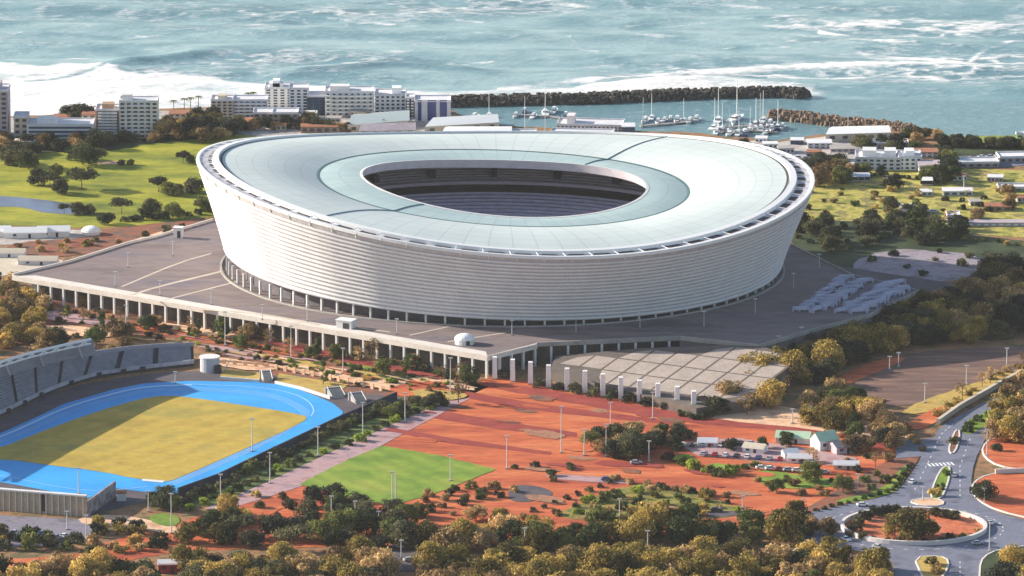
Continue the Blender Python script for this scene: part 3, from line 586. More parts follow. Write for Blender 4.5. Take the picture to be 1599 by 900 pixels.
# ------------------------------------------------------------------ podium
pod = thing('stadium_podium', 'broad grey paved podium deck on white columns under the stadium', 'podium')
pt = PX(20, 431, 60, 438, 762, 557, 838, 538, 1062, 528, 1185, 541, 1262, 518, 1360, 492, 1436, 455, 1330, 430, 1302, 416, 1236, 383, 1150, 345, 700, 290, 332, 345, 240, 372, 200, 381, 150, 397, 105, 411, z=POD)
pm = MB().prism(pt, POD-1.2, POD, 0).mesh('deck', DECK); bmt = bmesh.new(); bmt.from_mesh(pm); bmesh.ops.triangulate(bmt, faces=[f for f in bmt.faces if len(f.verts) > 4], ngon_method='EAR_CLIP'); bmt.to_mesh(pm); bmt.free()
link('deck', pm, pod)
ei = inset(pt, 7); pm2 = MB(); EDGE = mat('pale_edge_paving', [(.62, .57, .52), (.74, .69, .64)], 7, fine=.12)
pm2.prism([pt[0], pt[1], pt[2], ei[2], ei[1], ei[0]], POD-.3, POD+.03).obj('edge_paving', EDGE, pod)
cxp = (sum(p[0] for p in pt)/len(pt), sum(p[1] for p in pt)/len(pt))
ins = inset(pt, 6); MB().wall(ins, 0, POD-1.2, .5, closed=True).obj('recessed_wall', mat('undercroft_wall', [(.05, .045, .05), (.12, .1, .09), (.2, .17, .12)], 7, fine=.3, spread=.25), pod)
MB().wall(pt[0:4], POD-1.9, POD+.3, 1.3).obj('parapet', mat('sunlit_parapet', [(.72, .66, .6), (.6, .53, .47)], 7, fine=.1), pod)  # front parapet colour brightened to carry a sunlit look
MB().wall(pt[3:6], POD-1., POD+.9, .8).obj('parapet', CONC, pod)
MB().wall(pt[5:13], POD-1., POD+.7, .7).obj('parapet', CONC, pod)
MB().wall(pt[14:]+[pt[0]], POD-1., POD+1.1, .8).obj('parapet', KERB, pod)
c2 = MB().box(0, 0, 0, .9, 1.1, POD-1.2).mesh('column', WHITE)
def along(p, step, start=0.):
    L = 0; nxt = start; out = []
    for a, b in zip(p[:-1], p[1:]):
        d = math.dist(a, b); an = math.atan2(b[1]-a[1], b[0]-a[0])
        while nxt <= L+d: t = (nxt-L)/d; out.append((a[0]+(b[0]-a[0])*t, a[1]+(b[1]-a[1])*t, an)); nxt += step
        L += d
    return out
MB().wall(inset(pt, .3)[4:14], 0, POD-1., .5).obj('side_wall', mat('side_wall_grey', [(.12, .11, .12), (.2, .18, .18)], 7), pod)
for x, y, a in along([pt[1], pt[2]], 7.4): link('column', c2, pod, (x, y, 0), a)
for x, y, a in along([pt[2], pt[3], pt[4]], 7.5, 7.5): link('column', c2, pod, (x, y, 0), a)
pf = MB()
for k, q in enumerate([pairs(205, 461, 250, 447, 330, 428, 350, 423), pairs(190, 448, 280, 410, 330, 396), pairs(245, 472, 300, 458, 370, 440), pairs(300, 482, 350, 486, 420, 492, 500, 508), pairs(560, 512, 610, 519), pairs(640, 524, 720, 506), pairs(700, 534, 790, 520)]):
    P = chaikin(GP(q, POD), 1, False); wd = (2., 1.2, 1.4, 2.4, 1.4, 1.2, 1.2)[k]
    for a, b in zip(P[:-1], P[1:]): pf.box((a[0]+b[0])/2, (a[1]+b[1])/2, POD+.004+.004*k, math.dist(a, b), wd, .03, math.atan2(b[1]-a[1], b[0]-a[0]))
pf.obj('paving_stripe', DECKL, pod)
# huts on the podium
def hut(name, px, py, w_, d_, h_, label, rz=-.45, parts=True):
    x, y = G(px, py, POD); r = thing(name, label, 'kiosk', (x, y, POD), rz)
    MB().box(0, 0, 0, w_, d_, h_).obj('wall', WHITE, r); MB().box(0, 0, h_, w_+.6, d_+.6, .3).obj('roof', WHITE2, r)
    MB().box(w_*.15, -d_/2-.03, .1, w_*.4, .08, h_*.7).obj('door', DARKC, r)
hut('kiosk', 541, 512, 7.5, 5, 3.6, 'white box kiosk on the podium edge below the sunlit facade')
hut('kiosk', 279, 371, 4, 3.5, 4.8, 'tall white kiosk on the podium rim beside the golf course', -.2)
x, y = G(726, 537, POD); r = thing('dome_pavilion', 'white dome roofed pavilion near the front corner of the podium', 'pavilion', (x, y, POD))
MB().cyl(0, 0, 0, 4.2, 2.2, 20).obj('wall', WHITE, r)
dm = MB()
for k in range(4): a = k*pi/8; b = (k+1)*pi/8; dm.cyl(0, 0, 2.2+2.4*sin(a), 4.5*cos(a), 2.4*(sin(b)-sin(a)), 20, r2=max(.1, 4.5*cos(b)))
dm.obj('roof', WHITE2, r, smooth=False); MB().box(1.5, -4.1, .2, 1.6, .4, 1.8).obj('door', DARKC, r)
# ------------------------------------------------------------------ grid plaza terrace
GZ = 4.
f0, f1 = Vector(G(858, 580, 4)), Vector(G(1088, 638, 4)); fd = (f1-f0).normalized(); fn = Vector((-fd.y, fd.x))
Dm = (Vector(G(1190, 545, 10))-f0).dot(fn)
def tz(x, y): return 4.+6.*min(1, max(0, (Vector((x, y))-f0).dot(fn)/Dm))
def TZ(px, py):
    z = 4.
    for _ in range(12): p = G(px, py, z); z = .5*z+.5*tz(*p)
    return p
gp = [TZ(*q) for q in pairs(858, 580, 868, 556, 1000, 544, 1130, 539, 1190, 541, 1250, 560, 1165, 625, 1088, 638)]
r = thing('parking_terrace', 'tan cobbled terrace divided by dark bands into a grid', 'terrace')
tb = MB(); n = len(gp); tb.add([(x, y, 0) for x, y in gp]+[(x, y, tz(x, y)) for x, y in gp], [tuple(range(n, 2*n)), tuple(range(2*n-1, n-1, -1))][:1]+[(i, (i+1) % n, n+(i+1) % n, n+i) for i in range(n)]+[(i, n+i, n+(i+1) % n, (i+1) % n) for i in range(0)])
tb.obj('base', mat('terrace_bands', [(.11, .09, .08), (.16, .13, .11)], 5), r)
u = Vector((9.3, -6.2)); v = Vector((7.2, 16.0)); o0 = Vector(G(880, 590, 4)); cb = MB()
gpi = inset(gp, .8)
for i in range(-12, 22):
    for j in range(-8, 22):
        q = [o0+u*(i+a)+v*(j+b) for a, b in ((.05, .035), (.95, .035), (.95, .965), (.05, .965))]
        if sum(inpoly(p.x, p.y, gpi) for p in q) >= 3:
            q = [p if inpoly(p.x, p.y, gpi) else p+(q[k-2]-p)*.35 for k, p in enumerate(q)]
            cb.add([(p.x, p.y, tz(p.x, p.y)+.06) for p in q], [(0, 1, 2, 3)])
cb.obj('cobble_paving', COBBLE, r)
plx = [(773, 592), (801, 596), (829, 600), (857, 605), (886, 610), (914, 614), (942, 619), (970, 624), (999, 629), (1028, 634), (1058, 639), (1084, 646)]
def pylon():
    r = thing('pylon', '', 'pylon'); MB().box(0, 0, 0, 2.2, 2.8, 9.8, taper=.86).obj('shaft', WHITE2, r); MB().box(0, .2, 0, 2.2, 3.2, .5).obj('base', CONC, r)
    MB().tube((0, 1.2, 6.8), (0, 5.5, 5.4), .3, 4).obj('strut', WHITE, r); return r
pr = pylon()
for k, (a, b) in enumerate(plx):
    x, y = G(a, b); lab = '%s white pylon from the podium corner, along the cobbled terrace' % nth(k+1)
    rr = pr if k == 0 else dup(pr, (x, y, 0)); rr.location = (x, y, 0); rr['label'] = lab; rr['group'] = 'white pylons along the terrace front'
# ------------------------------------------------------------------ athletics ground
ath = [(-90, 712), (0, 677), (50, 655), (100, 631), (175, 609), (225, 599), (300, 595), (400, 597), (450, 602), (495, 619), (520, 630), (536, 643), (531, 656), (432, 704), (340, 748), (278, 771), (230, 769), (182, 763), (137, 778), (0, 753), (-90, 738)]
zone('track_apron', [(-90, 690), (0, 655), (70, 618), (130, 600), (230, 584), (330, 578), (420, 586), (540, 612), (640, 622), (560, 660), (440, 710), (275, 778), (200, 790), (135, 806), (0, 795), (-90, 780)], .14, ASPHD)
zone('running_track', ath, .22, TRACK)
zone('infield', pairs(-90, 716, 0, 700, 50, 680, 100, 661, 160, 640, 220, 623, 260, 617, 315, 623, 400, 636, 457, 645, 484, 652, 462, 665, 397, 695, 275, 749, 257, 753, 212, 748, 155, 736, 87, 728, 0, 716, -90, 720), .3, FIELD, smooth=1)
for k, (q, wd) in enumerate([(pairs(-90, 716, 0, 683, 50, 661, 100, 637, 175, 615, 225, 604, 300, 601), 2.0), (pairs(300, 600, 400, 604, 450, 612, 480, 624, 492, 640, 486, 650), .5), (pairs(390, 700, 300, 740, 262, 756), .4), (pairs(-90, 730, 0, 742, 137, 770, 230, 760), .4)]):
    o = ribbon('track_line', q, wd, .27+.01*k, TRACKL)
zone('long_jump_pit', pairs(222, 748, 258, 751, 254, 754, 222, 751), .34, WHITE)
zone('grass_bank', pairs(346, 577, 410, 582, 404, 597, 344, 591), .26, OCHRE); zone('grass_bank', pairs(436, 583, 545, 601, 516, 620, 430, 598), .26, OCHRE)
o = MB().wall(GP(pairs(344, 593, 405, 598)), 0, 1.4, .7).obj('terrace_wall', KERB); tag(o, 'short white wall between the grass bank and the blue bend', 'wall')
o = MB().wall(GP(pairs(430, 600, 470, 609, 516, 624)), 0, 1.4, .7).obj('terrace_wall', KERB); tag(o, 'longer white wall at the foot of the ochre bank by the track bend', 'wall')
r = thing('colonnade_fence', 'pale pink post and rail fence above the grass banks', 'fence')
fl = GP(pairs(350, 570, 420, 576, 500, 590, 560, 603, 600, 612))
MB().wall(fl, 1.4, 2.2, .4).obj('rail', PEACH, r)
for x, y, a in along(fl, 5): link('post', bpy.data.meshes.get('fpost') or MB().box(0, 0, 0, 1.6, .6, 2.4).mesh('fpost', PEACH), r, (x, y, 0), a)
def stairs(px, py, wd, label, rz):
    x, y = G(px, py); r = thing('stair_block', label, 'stairs', (x, y, 0), rz); m = MB()
    for k in range(7): m.box(0, -3+k*.9, 0, wd, .9, .4+k*.4)
    m.obj('steps', CONC, r)
    for sx in (-1, 1): MB().tube((sx*wd/2, -3, 1.2), (sx*wd/2, 3, 4.0), .16, 4).obj('handrail', WHITE, r)
    MB().box(0, 3.8, 0, wd+1, 1.2, 3.4).obj('landing', SEATG, r)
stairs(417, 594, 4, 'grey stair block between the two grass banks', .2); stairs(525, 620, 6, 'grey stair block at the east end of the ochre bank', .4); stairs(560, 628, 5, 'small stair block beside the hedge east of the track', .4)
# the curved grandstand
def resample(P, n):
    P = [Vector(p) for p in P]; L = [0]
    for a, b in zip(P[:-1], P[1:]): L.append(L[-1]+(b-a).length)
    out = []
    for k in range(n+1):
        d = L[-1]*k/n; i = max(j for j in range(len(L)-1) if L[j] <= d+1e-9) if d < L[-1] else len(L)-2
        t = (d-L[i])/(L[i+1]-L[i]); out.append(P[i].lerp(P[i+1], t))
    return out
topl = [(*G(x, y, h), h) for x, y, h in ((-150, 668, 12), (-60, 618, 11.5), (0, 590, 11), (50, 574, 10.4), (100, 562, 9.8), (150, 553, 9), (200, 546, 8), (250, 542, 7), (302, 540, 6))]
botl = [(*G(x, y, 1.6), 1.6) for x, y in ((-150, 728), (-60, 676), (0, 646), (68, 613), (110, 597), (155, 584), (205, 577), (250, 572), (303, 566))]
gs = thing('grandstand', 'curved dark slate seating stand in shade beside the blue track', 'grandstand')
NS = 12; T_ = resample(topl, NS*6); B_ = resample(botl, NS*6)
for s_ in range(NS):
    m = MB(); cols_ = []
    for k in range(7):
        e0 = .25 if k == 0 else (-.25 if k == 6 else 0); i = s_*6+k
        a = B_[i]; b = T_[i]; d = (B_[min(i+1, NS*6)]-B_[max(i-1, 0)]).normalized(); a = a+d*e0*5; b = b+d*e0*5
        prof = []
        for q in range(13):
            p = a.lerp(b, q/12); z0 = a.z+(b.z-a.z)*q/12; prof.append((p.x, p.y, z0));
            if q < 12: prof.append((p.x, p.y, a.z+(b.z-a.z)*(q+1)/12))
        cols_.append(prof)
    n = len(cols_[0])
    for c in cols_: m.v += c
    for k in range(6):
        for q in range(n-1): m.f.append((k*n+q, k*n+q+1, (k+1)*n+q+1, (k+1)*n+q)[::-1]); m.m.append(0)
    m.obj('seating_section', SEATG, gs)
base_ = MB()
for s_ in range(NS*6):
    a, b, c, d = B_[s_], B_[s_+1], T_[s_+1], T_[s_]
    base_.add([(a.x, a.y, a.z-.35), (b.x, b.y, b.z-.35), (c.x, c.y, c.z-.35), (d.x, d.y, d.z-.35)], [(0, 1, 2, 3)])
    base_.add([(d.x, d.y, d.z-.35), (c.x, c.y, c.z-.35), (c.x, c.y, 0), (d.x, d.y, 0)], [(3, 2, 1, 0)]); base_.add([(a.x, a.y, a.z-.35), (b.x, b.y, b.z-.35), (b.x, b.y, 0), (a.x, a.y, 0)], [(0, 3, 2, 1)])
e = -1; base_.add([(*B_[e][:2], 0), (*B_[e][:2], B_[e].z), (*T_[e][:2], T_[e].z), (*T_[e][:2], 0)], [(0, 1, 2, 3)])
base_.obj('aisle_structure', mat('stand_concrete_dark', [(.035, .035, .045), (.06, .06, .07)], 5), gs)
for j, (ln, z0, z1, nm, m_) in enumerate([(T_, -.3, 1.5, 'back_wall', mat('stand_rim_grey', (.3, .3, .36), 5)), (B_, -.4, 1.2, 'front_wall', mat('front_wall_pale', [(.5, .5, .58), (.3, .3, .36)], 6))]):
    m = MB()
    for a, b in zip(ln[:-1], ln[1:]):
        d = (b-a); n_ = Vector((-d.y, d.x, 0)).normalized()*.3
        V = [a-n_, b-n_, b+n_, a+n_]; m.add([(p.x, p.y, p.z+z0) for p in V]+[(p.x, p.y, p.z+z1) for p in V], [(4, 5, 6, 7), (0, 1, 5, 4), (2, 3, 7, 6), (1, 2, 6, 5), (3, 0, 4, 7)])
    m.obj(nm, m_, gs)
for k, t in enumerate((.46, .54, .6, .72, .8, .86, .9)):      # tunnel mouths in the front wall
    p = B_[int(t*NS*6)]; MB().box(p.x+.3, p.y-.4, .4, 2.4, 1.2, 2.0, .3).obj('tunnel', DARKC, gs)
x, y = G(328, 580); r = thing('stair_tower', 'round pale stair drum at the east end of the grandstand', 'tower', (x, y, 0))
MB().cyl(0, 0, 0, 4.2, 6.2, 20).obj('drum', mat('drum_grey', (.5, .5, .55), 5), r); MB().cyl(0, 0, 6.2, 4.5, .5, 20).obj('rim', WHITE, r); MB().box(3.6, -3.2, 0, 3, 3, 3.4).obj('doorway', DARKC, r); MB().tube((5.5, -2, 0), (9, 1, 5), .25, 4).obj('handrail', WHITE, r)
# shell roof over the western half of the stand, its back shaped to close the infield shadow
r = thing('canopy', 'white edged canopy roof over the western half of the slate seating stand', 'canopy')
A_ = resample([(*G(a, b, c), c) for a, b, c in ((-190, 650, 23), (-90, 602, 22.5), (0, 566, 21.5), (45, 552, 20.5), (90, 541, 19.5), (142, 530, 19))], 20)
K_ = resample(topl[:6], 20)
m = MB()
for k in range(20):
    a, b, c, d = A_[k], A_[k+1], K_[k+1]+Vector((0, 0, .6)), K_[k]+Vector((0, 0, .6))
    mid1, mid2 = a.lerp(d, .5)+Vector((0, 0, 2.5)), b.lerp(c, .5)+Vector((0, 0, 2.5))
    m.add([a, b, mid2, mid1, c, d], [(0, 1, 2, 3), (3, 2, 4, 5)])
m.obj('shell', mat('shell_grey', [(.34, .34, .4), (.42, .42, .48)], 6), r)
m = MB()
for k in range(20):
    lo = Vector((0, 0, 1.9)); a, b = A_[k]-Vector((0, .3, 0)), A_[k+1]-Vector((0, .3, 0))
    m.tube(a, b, .65, 4); m.tube(a-lo, b-lo, .4, 4); m.tube(a, b-lo, .2, 4); m.tube(a-lo, b, .2, 4)
m.obj('edge_lattice', WHITE2, r)
for k in range(1, 20, 3): p = A_[k].lerp(K_[k], .12); MB().tube(p, K_[k]-Vector((0, 0, 1.)), .3, 5).obj('strut', WHITE2, r)
# perimeter walls
o = MB().wall(GP(pairs(278, 775, 340, 753, 432, 709, 535, 660, 620, 624)), 0, 3.4, .5).obj('perimeter_wall', mat('shade_dark_boundary_wall', [(.04, .04, .06), (.07, .07, .09)], 6)); tag(o, 'long dark boundary wall along the southeast side of the blue track', 'wall')  # wall colour made dark for the shade on its near face
r = thing('ribbed_wall', 'cream ribbed back wall of the terrace above the grey yard', 'wall')
rl = GP(pairs(-90, 788, 0, 797, 136, 808)); MB().wall(rl, 0, 8.4, .8).obj('wall', mat('ribbed_cream', [(.4, .33, .26), (.5, .42, .34)], 5), r)
MB().wall(rl, 8.4, 9.0, 2.2).obj('coping', WHITE, r)
rb = MB().box(0, 0, 0, .5, .7, 8.4).mesh('rib', CREAM)
rp = along(rl, 2.6, 1.)
for k, (x, y, a) in enumerate(rp): link('rib', rb, r, (x, y-.7, 0), a)
for k, (x, y, a) in enumerate(rp):
    if k % 11 == 5: MB().box(x+1.3, y-.62, 1., 1.5, .5, 7.0, a).obj('opening', DARKC, r)
o = MB().wall(GP(pairs(136, 808, 150, 798, 180, 776)), 0, 6.5, .7).obj('gable_wall', mat('mottled_gable', [(.1, .09, .11), (.5, .42, .4)], 3, fine=.3)); tag(o, 'short mottled side wall turning in from the cream ribbed wall', 'wall')
hut2 = thing('guard_hut', 'small white gabled hut by the track corner gate', 'hut', (*G(190, 782), 0)); MB().box(0, 0, 0, 3.6, 3.2, 3.2).obj('wall', WHITE, hut2); MB().prism([(-2.1, -1.8), (2.1, -1.8), (2.1, 1.8), (-2.1, 1.8)], 3.2, 3.6).obj('roof', TERRA, hut2)
# ------------------------------------------------------------------ buildings
WIN_ME = {}
def winmesh(w_, h_, m_):
    k = (round(w_, 1), round(h_, 1), m_.name)
    if k not in WIN_ME: WIN_ME[k] = MB().box(0, 0, 0, w_, .3, h_).mesh('window', m_)
    return WIN_ME[k]
SILLW = WHITE
def building(name, x0, x1, ybase, hpx, depth, floors, cols, wallm, label, cat='building', roofm=None, rz=0., glass=GLASSD, wfrac=.55, hfrac=.5, band=False, penthouse=None, sidewin=True, balc=None, z=0., group=None, slab=0):
    a = G(x0, ybase, z); b = G(x1, ybase, z); W_ = math.dist(a, b); sc = W_/(x1-x0); H = max(hpx*sc*.55, (hpx*sc-depth*.22)/.975)
    r = thing(name, label, cat, ((a[0]+b[0])/2, (a[1]+b[1])/2+depth/2, z), rz, group)
    MB().box(0, 0, 0, W_, depth, H).obj('wall', wallm, r)
    m = MB(); m.box(0, 0, H, W_+.5, depth+.5, .35); 
    if not roofm: m.wall([(-W_/2, -depth/2), (W_/2, -depth/2), (W_/2, depth/2), (-W_/2, depth/2)], H+.35, H+1., .4, closed=True)
    m.obj('roof', roofm or ROOFW, r)
    fh = H/floors
    if band:
        for f in range(floors): link('window', winmesh(W_*.94, fh*hfrac, glass), r, (0, -depth/2-.02, f*fh+fh*.3))
        if sidewin:
            for f in range(floors): link('window', winmesh(depth*.8, fh*hfrac, glass), r, (-W_/2-.02, 0, f*fh+fh*.3), pi/2)
    elif cols:
        cw = W_/cols
        for f in range(floors):
            for c in range(cols): link('window', winmesh(cw*wfrac, fh*hfrac, glass), r, (-W_/2+cw*(c+.5), -depth/2-.02, f*fh+fh*.3))
            if sidewin:
                for c in range(2): link('window', winmesh(depth*.2, fh*hfrac, glass), r, (-W_/2-.02, -depth/4+c*depth/2, f*fh+fh*.3), pi/2)
    if balc:
        for f in range(1, floors):
            MB().box(0, -depth/2-.8, f*fh, W_*balc, 1.5, .9).obj('balcony', WHITE, r)
    if penthouse:
        for (px_, pw, ph) in penthouse: MB().box(W_*px_, 0, H+.3, W_*pw, depth*.5, ph).obj('roof_cabin', wallm, r)
    return r
BROWNW = mat('brown_brick_wall', [(.34, .22, .16), (.42, .28, .2)], 6, fine=.15)
GREYW = mat('pale_grey_wall', [(.55, .55, .6), (.66, .66, .7)], 8, fine=.08)
PINKW = mat('mauve_wall', [(.4, .34, .38), (.5, .43, .45)], 8)
SHADG = mat('blue_shaded_glass', (.05, .10, .16), 5, .2)
building('apartment_tower', -60, 13, 218, 86, 18, 10, 6, PINKW, 'mauve apartment tower cut by the west edge of the picture', penthouse=[(.2, .3, 3.5)])
building('office_block', 42, 146, 222, 36, 16, 4, 0, WHITE, 'low white office block with long dark window bands facing the golf course', band=True, glass=SHADG, penthouse=[(-.2, .3, 2.5)])
building('office_annex', 22, 44, 220, 44, 12, 4, 2, CREAM, 'narrow cream annex at the west end of the white office block')
building('apartment_block', 150, 187, 214, 50, 14, 9, 4, BROWNW, 'brown brick apartment block with balconies beside the tall white slab', balc=.8, penthouse=[(0, .5, 2.5)])
building('apartment_slab', 187, 247, 216, 64, 12, 9, 6, WHITE, 'tallest white apartment slab between the brown block and dark trees', penthouse=[(-.3, .25, 3)], wfrac=.6, balc=.5)
building('beach_house', 128, 150, 200, 26, 9, 3, 2, CREAM, 'small cream house beside the brown brick block', roofm=TERRA)
building('house', 84, 112, 196, 18, 9, 2, 3, PINKW, 'pink house with tiled roof behind the white office block', roofm=TERRA)
building('house', 298, 334, 196, 20, 10, 2, 4, PINKW, 'mauve house behind the dark grove near the surf', roofm=TERRA)
building('house', 264, 300, 188, 16, 10, 2, 4, CREAM, 'low cream house at the western tip of the dark grove', roofm=TERRA)
building('apartment_block', 330, 364, 186, 36, 12, 6, 4, CREAM, 'sandy apartment block west of the grey roofed row', penthouse=[(0, .4, 2.)])
building('apartment_block', 364, 418, 184, 34, 12, 5, 6, GREYW, 'grey shaded apartment block with many balconies above the golf trees', balc=.9)
building('house', 362, 424, 198, 14, 10, 2, 7, WHITE, 'long low white terrace in front of the grey apartment block', roofm=TERRA)
building('apartment_block', 414, 458, 168, 38, 14, 7, 4, WHITE2, 'white stepped block with rounded top nearest the surf', penthouse=[(-.1, .5, 2), (-.1, .25, 3.5)])
building('apartment_block', 452, 482, 178, 46, 12, 8, 3, WHITE2, 'plain white tower between the stepped block and the glass fronted one')
building('glass_block', 480, 508, 180, 36, 12, 6, 3, SHADG, 'blue green glass fronted block beside the white grid block', glass=DARKC)
building('apartment_block', 508, 584, 182, 46, 14, 6, 8, WHITE, 'broad white apartment block with a regular grid of dark windows', wfrac=.4, balc=.94, penthouse=[(-.2, .4, 2.5)])
building('apartment_block', 586, 634, 178, 38, 14, 5, 6, WHITE2, 'bright white block of small windows behind the sloping white roof', penthouse=[(.2, .3, 3)])
building('tower', 634, 648, 186, 38, 9, 7, 2, DARKC, 'narrow black tower against the blue striped block', glass=GREYW)
bs = building('striped_block', 648, 704, 190, 40, 14, 1, 0, GREYW, 'pale block with tall deep blue vertical glass strips')
Wb = G(704, 190)[0]-G(648, 190)[0]
for k, (t, ww) in enumerate(((-.36, .1), (-.02, .24), (.3, .2))): MB().box(Wb*t, -7.06, .5, Wb*ww, .3, 10.8).obj('window', mat('deep_blue_glass', (.03, .05, .2), 5, .2) if k == 0 else bpy.data.materials['deep_blue_glass'], bs)
building('warehouse', 426, 466, 200, 30, 12, 3, 4, mat('khaki_wall', [(.36, .31, .25), (.44, .38, .3)], 6), 'khaki flat roofed block standing behind the stadium rim')
building('warehouse', 396, 430, 196, 26, 12, 3, 3, CONC, 'grey concrete block west of the khaki block')
building('low_shop', 470, 540, 208, 16, 10, 1, 6, BROWNW, 'low brown building behind the far rim of the stadium', roofm=TERRA)
def shed(name, pts, h, label, roofm, ridge=2.5):
    P = GP(pts); r = thing(name, label, 'building'); MB().prism(P, 0, h).obj('wall', CREAM, r)
    c = [((P[0][0]+P[3][0])/2, (P[0][1]+P[3][1])/2, h+ridge), ((P[1][0]+P[2][0])/2, (P[1][1]+P[2][1])/2, h+ridge)]
    m = MB(); q = [(x, y, h) for x, y in P]; m.add(q+c, [(0, 1, 5, 4), (2, 3, 4, 5), (1, 2, 5), (3, 0, 4)]); m.obj('roof', roofm, r)
    a, b = P[0], P[1]
    for k in range(5):
        t = (k+.5)/5; link('window', winmesh(2.5, 1.6, GLASSD), r, (a[0]+(b[0]-a[0])*t, a[1]+(b[1]-a[1])*t-.1, h*.35), math.atan2(b[1]-a[1], b[0]-a[0]))
shed('market_hall', pairs(543, 208, 640, 200, 640, 184, 556, 190), 4, 'hall with a broad sloping pale green roof behind the stadium', ROOFG)
shed('boat_shed', pairs(664, 210, 780, 203, 776, 192, 690, 196), 4, 'long white roofed boat shed beside the marina basin', WHITE2)
shed('boat_shed', pairs(560, 214, 650, 212, 650, 204, 570, 205), 3, 'low mauve shed in front of the pale green hall', PINKW)
shed('marina_shed', pairs(690, 218, 800, 216, 800, 208, 700, 208), 3.5, 'white shed just behind the far stadium rim', WHITE2, 1.2)
# clubhouse on the marina pier: long, two storeyed
building('clubhouse', 872, 975, 205, 15, 16, 2, 16, mat('blush_white', (.75, .68, .66), 8), 'long two storey white clubhouse on the marina pier', band=False, wfrac=.5, rz=-.12, penthouse=[(-.3, .12, 4)])
building('clubhouse_wing', 862, 960, 214, 11, 8, 1, 12, WHITE, 'low white wing in front of the long marina clubhouse', rz=-.1)
building('harbour_office', 972, 992, 212, 20, 10, 2, 2, SHADG, 'dark glazed harbour office at the east end of the clubhouse', roofm=ROOFW)
building('harbour_shop', 800, 838, 214, 10, 8, 1, 4, WHITE2, 'small white shop behind the rim near the tall mast')
shed('quay_store', pairs(1290, 222, 1392, 219, 1388, 208, 1300, 210), 4, 'long white roofed quay store beyond the east end of the stadium', WHITE2, 1.2)
building('quay_house', 1262, 1300, 232, 14, 10, 2, 4, GREYW, 'small grey blue house beside the white roofed quay store', roofm=ROOFW)
building('quay_house', 1298, 1345, 240, 12, 10, 2, 5, PINKW, 'mauve two storey house south of the quay store', roofm=CONC)
building('quay_house', 1350, 1420, 232, 12, 10, 2, 7, WHITE, 'white house with a dark blue glazed front by the coast trees', glass=SHADG)
vl = building('villa', 1338, 1410, 266, 30, 18, 3, 7, WHITE, 'large white villa block with blue shaded windows east of the stadium', penthouse=[(-.2, .3, 3), (.25, .25, 3)], glass=SHADG, rz=-.06)
building('villa', 1404, 1440, 266, 30, 16, 3, 4, WHITE2, 'middle white villa joined to the large villa block', penthouse=[(0, .4, 2.5)], glass=SHADG)
building('villa', 1436, 1470, 274, 24, 14, 2, 3, WHITE2, 'eastern white villa with a bright gable wall', roofm=PINKW)
building('villa', 1430, 1466, 246, 14, 10, 2, 4, WHITE, 'small villa with a reddish roof behind the white villas', roofm=TERRA)
shed('pool_house', pairs(1312, 284, 1360, 284, 1358, 277, 1316, 277), 2.5, 'low pale blue roofed pool house south of the white villas', GREYW, .8)
shed('pool_house', pairs(1382, 288, 1402, 288, 1400, 282, 1384, 282), 2.5, 'tiny white roofed hut south of the white villas', WHITE2, .8)
shed('garden_pavilion', pairs(1440, 290, 1458, 290, 1456, 284, 1442, 284), 2.5, 'tiny white roofed pavilion beside the meadow road', WHITE2, .8)
building('modern_house', 1486, 1560, 262, 12, 12, 1, 6, CONC, 'long grey flat roofed building on the upper road', rz=.06)
building('modern_house', 1560, 1650, 254, 14, 12, 1, 8, CONC, 'grey building at the edge of the picture on the upper road', rz=.08)
building('beach_hut', 1588, 1600, 216, 8, 4, 1, 1, WHITE2, 'tiny white hut on the coast lawn at the picture edge')
building('park_house', 1408, 1438, 344, 18, 10, 2, 3, CREAM, 'shaded cream house among dark trees in the east meadow', roofm=ASPHD)
building('park_house', 1480, 1500, 350, 18, 9, 2, 2, WHITE, 'white cottage at the foot of the meadow trees')
building('park_pergola', 1500, 1640, 354, 10, 7, 1, 12, PINKW, 'long mauve roofed pergola building with bright openings', glass=WHITE, roofm=PINKW)
building('park_house', 1540, 1580, 330, 12, 9, 1, 3, BROWNW, 'brown cottage above the mauve pergola building', roofm=TERRA)
building('park_house', 1474, 1520, 306, 12, 9, 1, 4, GREYW, 'grey cottage with white gables in the upper meadow', roofm=ROOFW)
building('park_house', 1560, 1610, 300, 10, 9, 1, 4, mat('green_shed_wall', (.2, .4, .28), 5), 'green shed at the upper east edge of the meadow')
# garden nursery buildings south of the plaza
def gable(name, px, py, w_, d_, h_, rh, rz, wallm, roofm, label, cat='hut'):
    x, y = G(px, py); r = thing(name, label, cat, (x, y, 0), rz); m = MB().box(0, 0, 0, w_, d_, h_); m.add([(-w_/2, -d_/2, h_), (-w_/2, d_/2, h_), (-w_/2, 0, h_+rh), (w_/2, -d_/2, h_), (w_/2, d_/2, h_), (w_/2, 0, h_+rh)], [(0, 2, 1), (3, 4, 5)])
    m.obj('wall', wallm, r); e = .4; m = MB(); q = .25
    m.add([(-w_/2-e, -d_/2-e, h_-q), (w_/2+e, -d_/2-e, h_-q), (w_/2+e, 0, h_+rh+.08), (-w_/2-e, 0, h_+rh+.08), (w_/2+e, d_/2+e, h_-q), (-w_/2-e, d_/2+e, h_-q)], [(0, 1, 2, 3), (3, 2, 4, 5)]); m.obj('roof', roofm, r)
    MB().box(w_*.1, -d_/2-.03, 0, 1.2, .1, h_*.75).obj('door', DARKC, r); MB().box(-w_*.25, -d_/2-.03, h_*.4, 1.6, .1, h_*.35).obj('window', GLASSD, r)
MINT = mat('mint_roof', [(.45, .62, .42), (.55, .7, .5)], 5, fine=.1)
gable('garden_house', 1288, 700, 9, 8, 4.2, 3, .5, WHITE, MINT, 'white house with a bright mint green gable roof in the garden yard')
gable('greenhouse', 1240, 690, 14, 7, 2.6, 2, -.2, WHITE, MINT, 'long mint roofed greenhouse west of the mint gabled house')
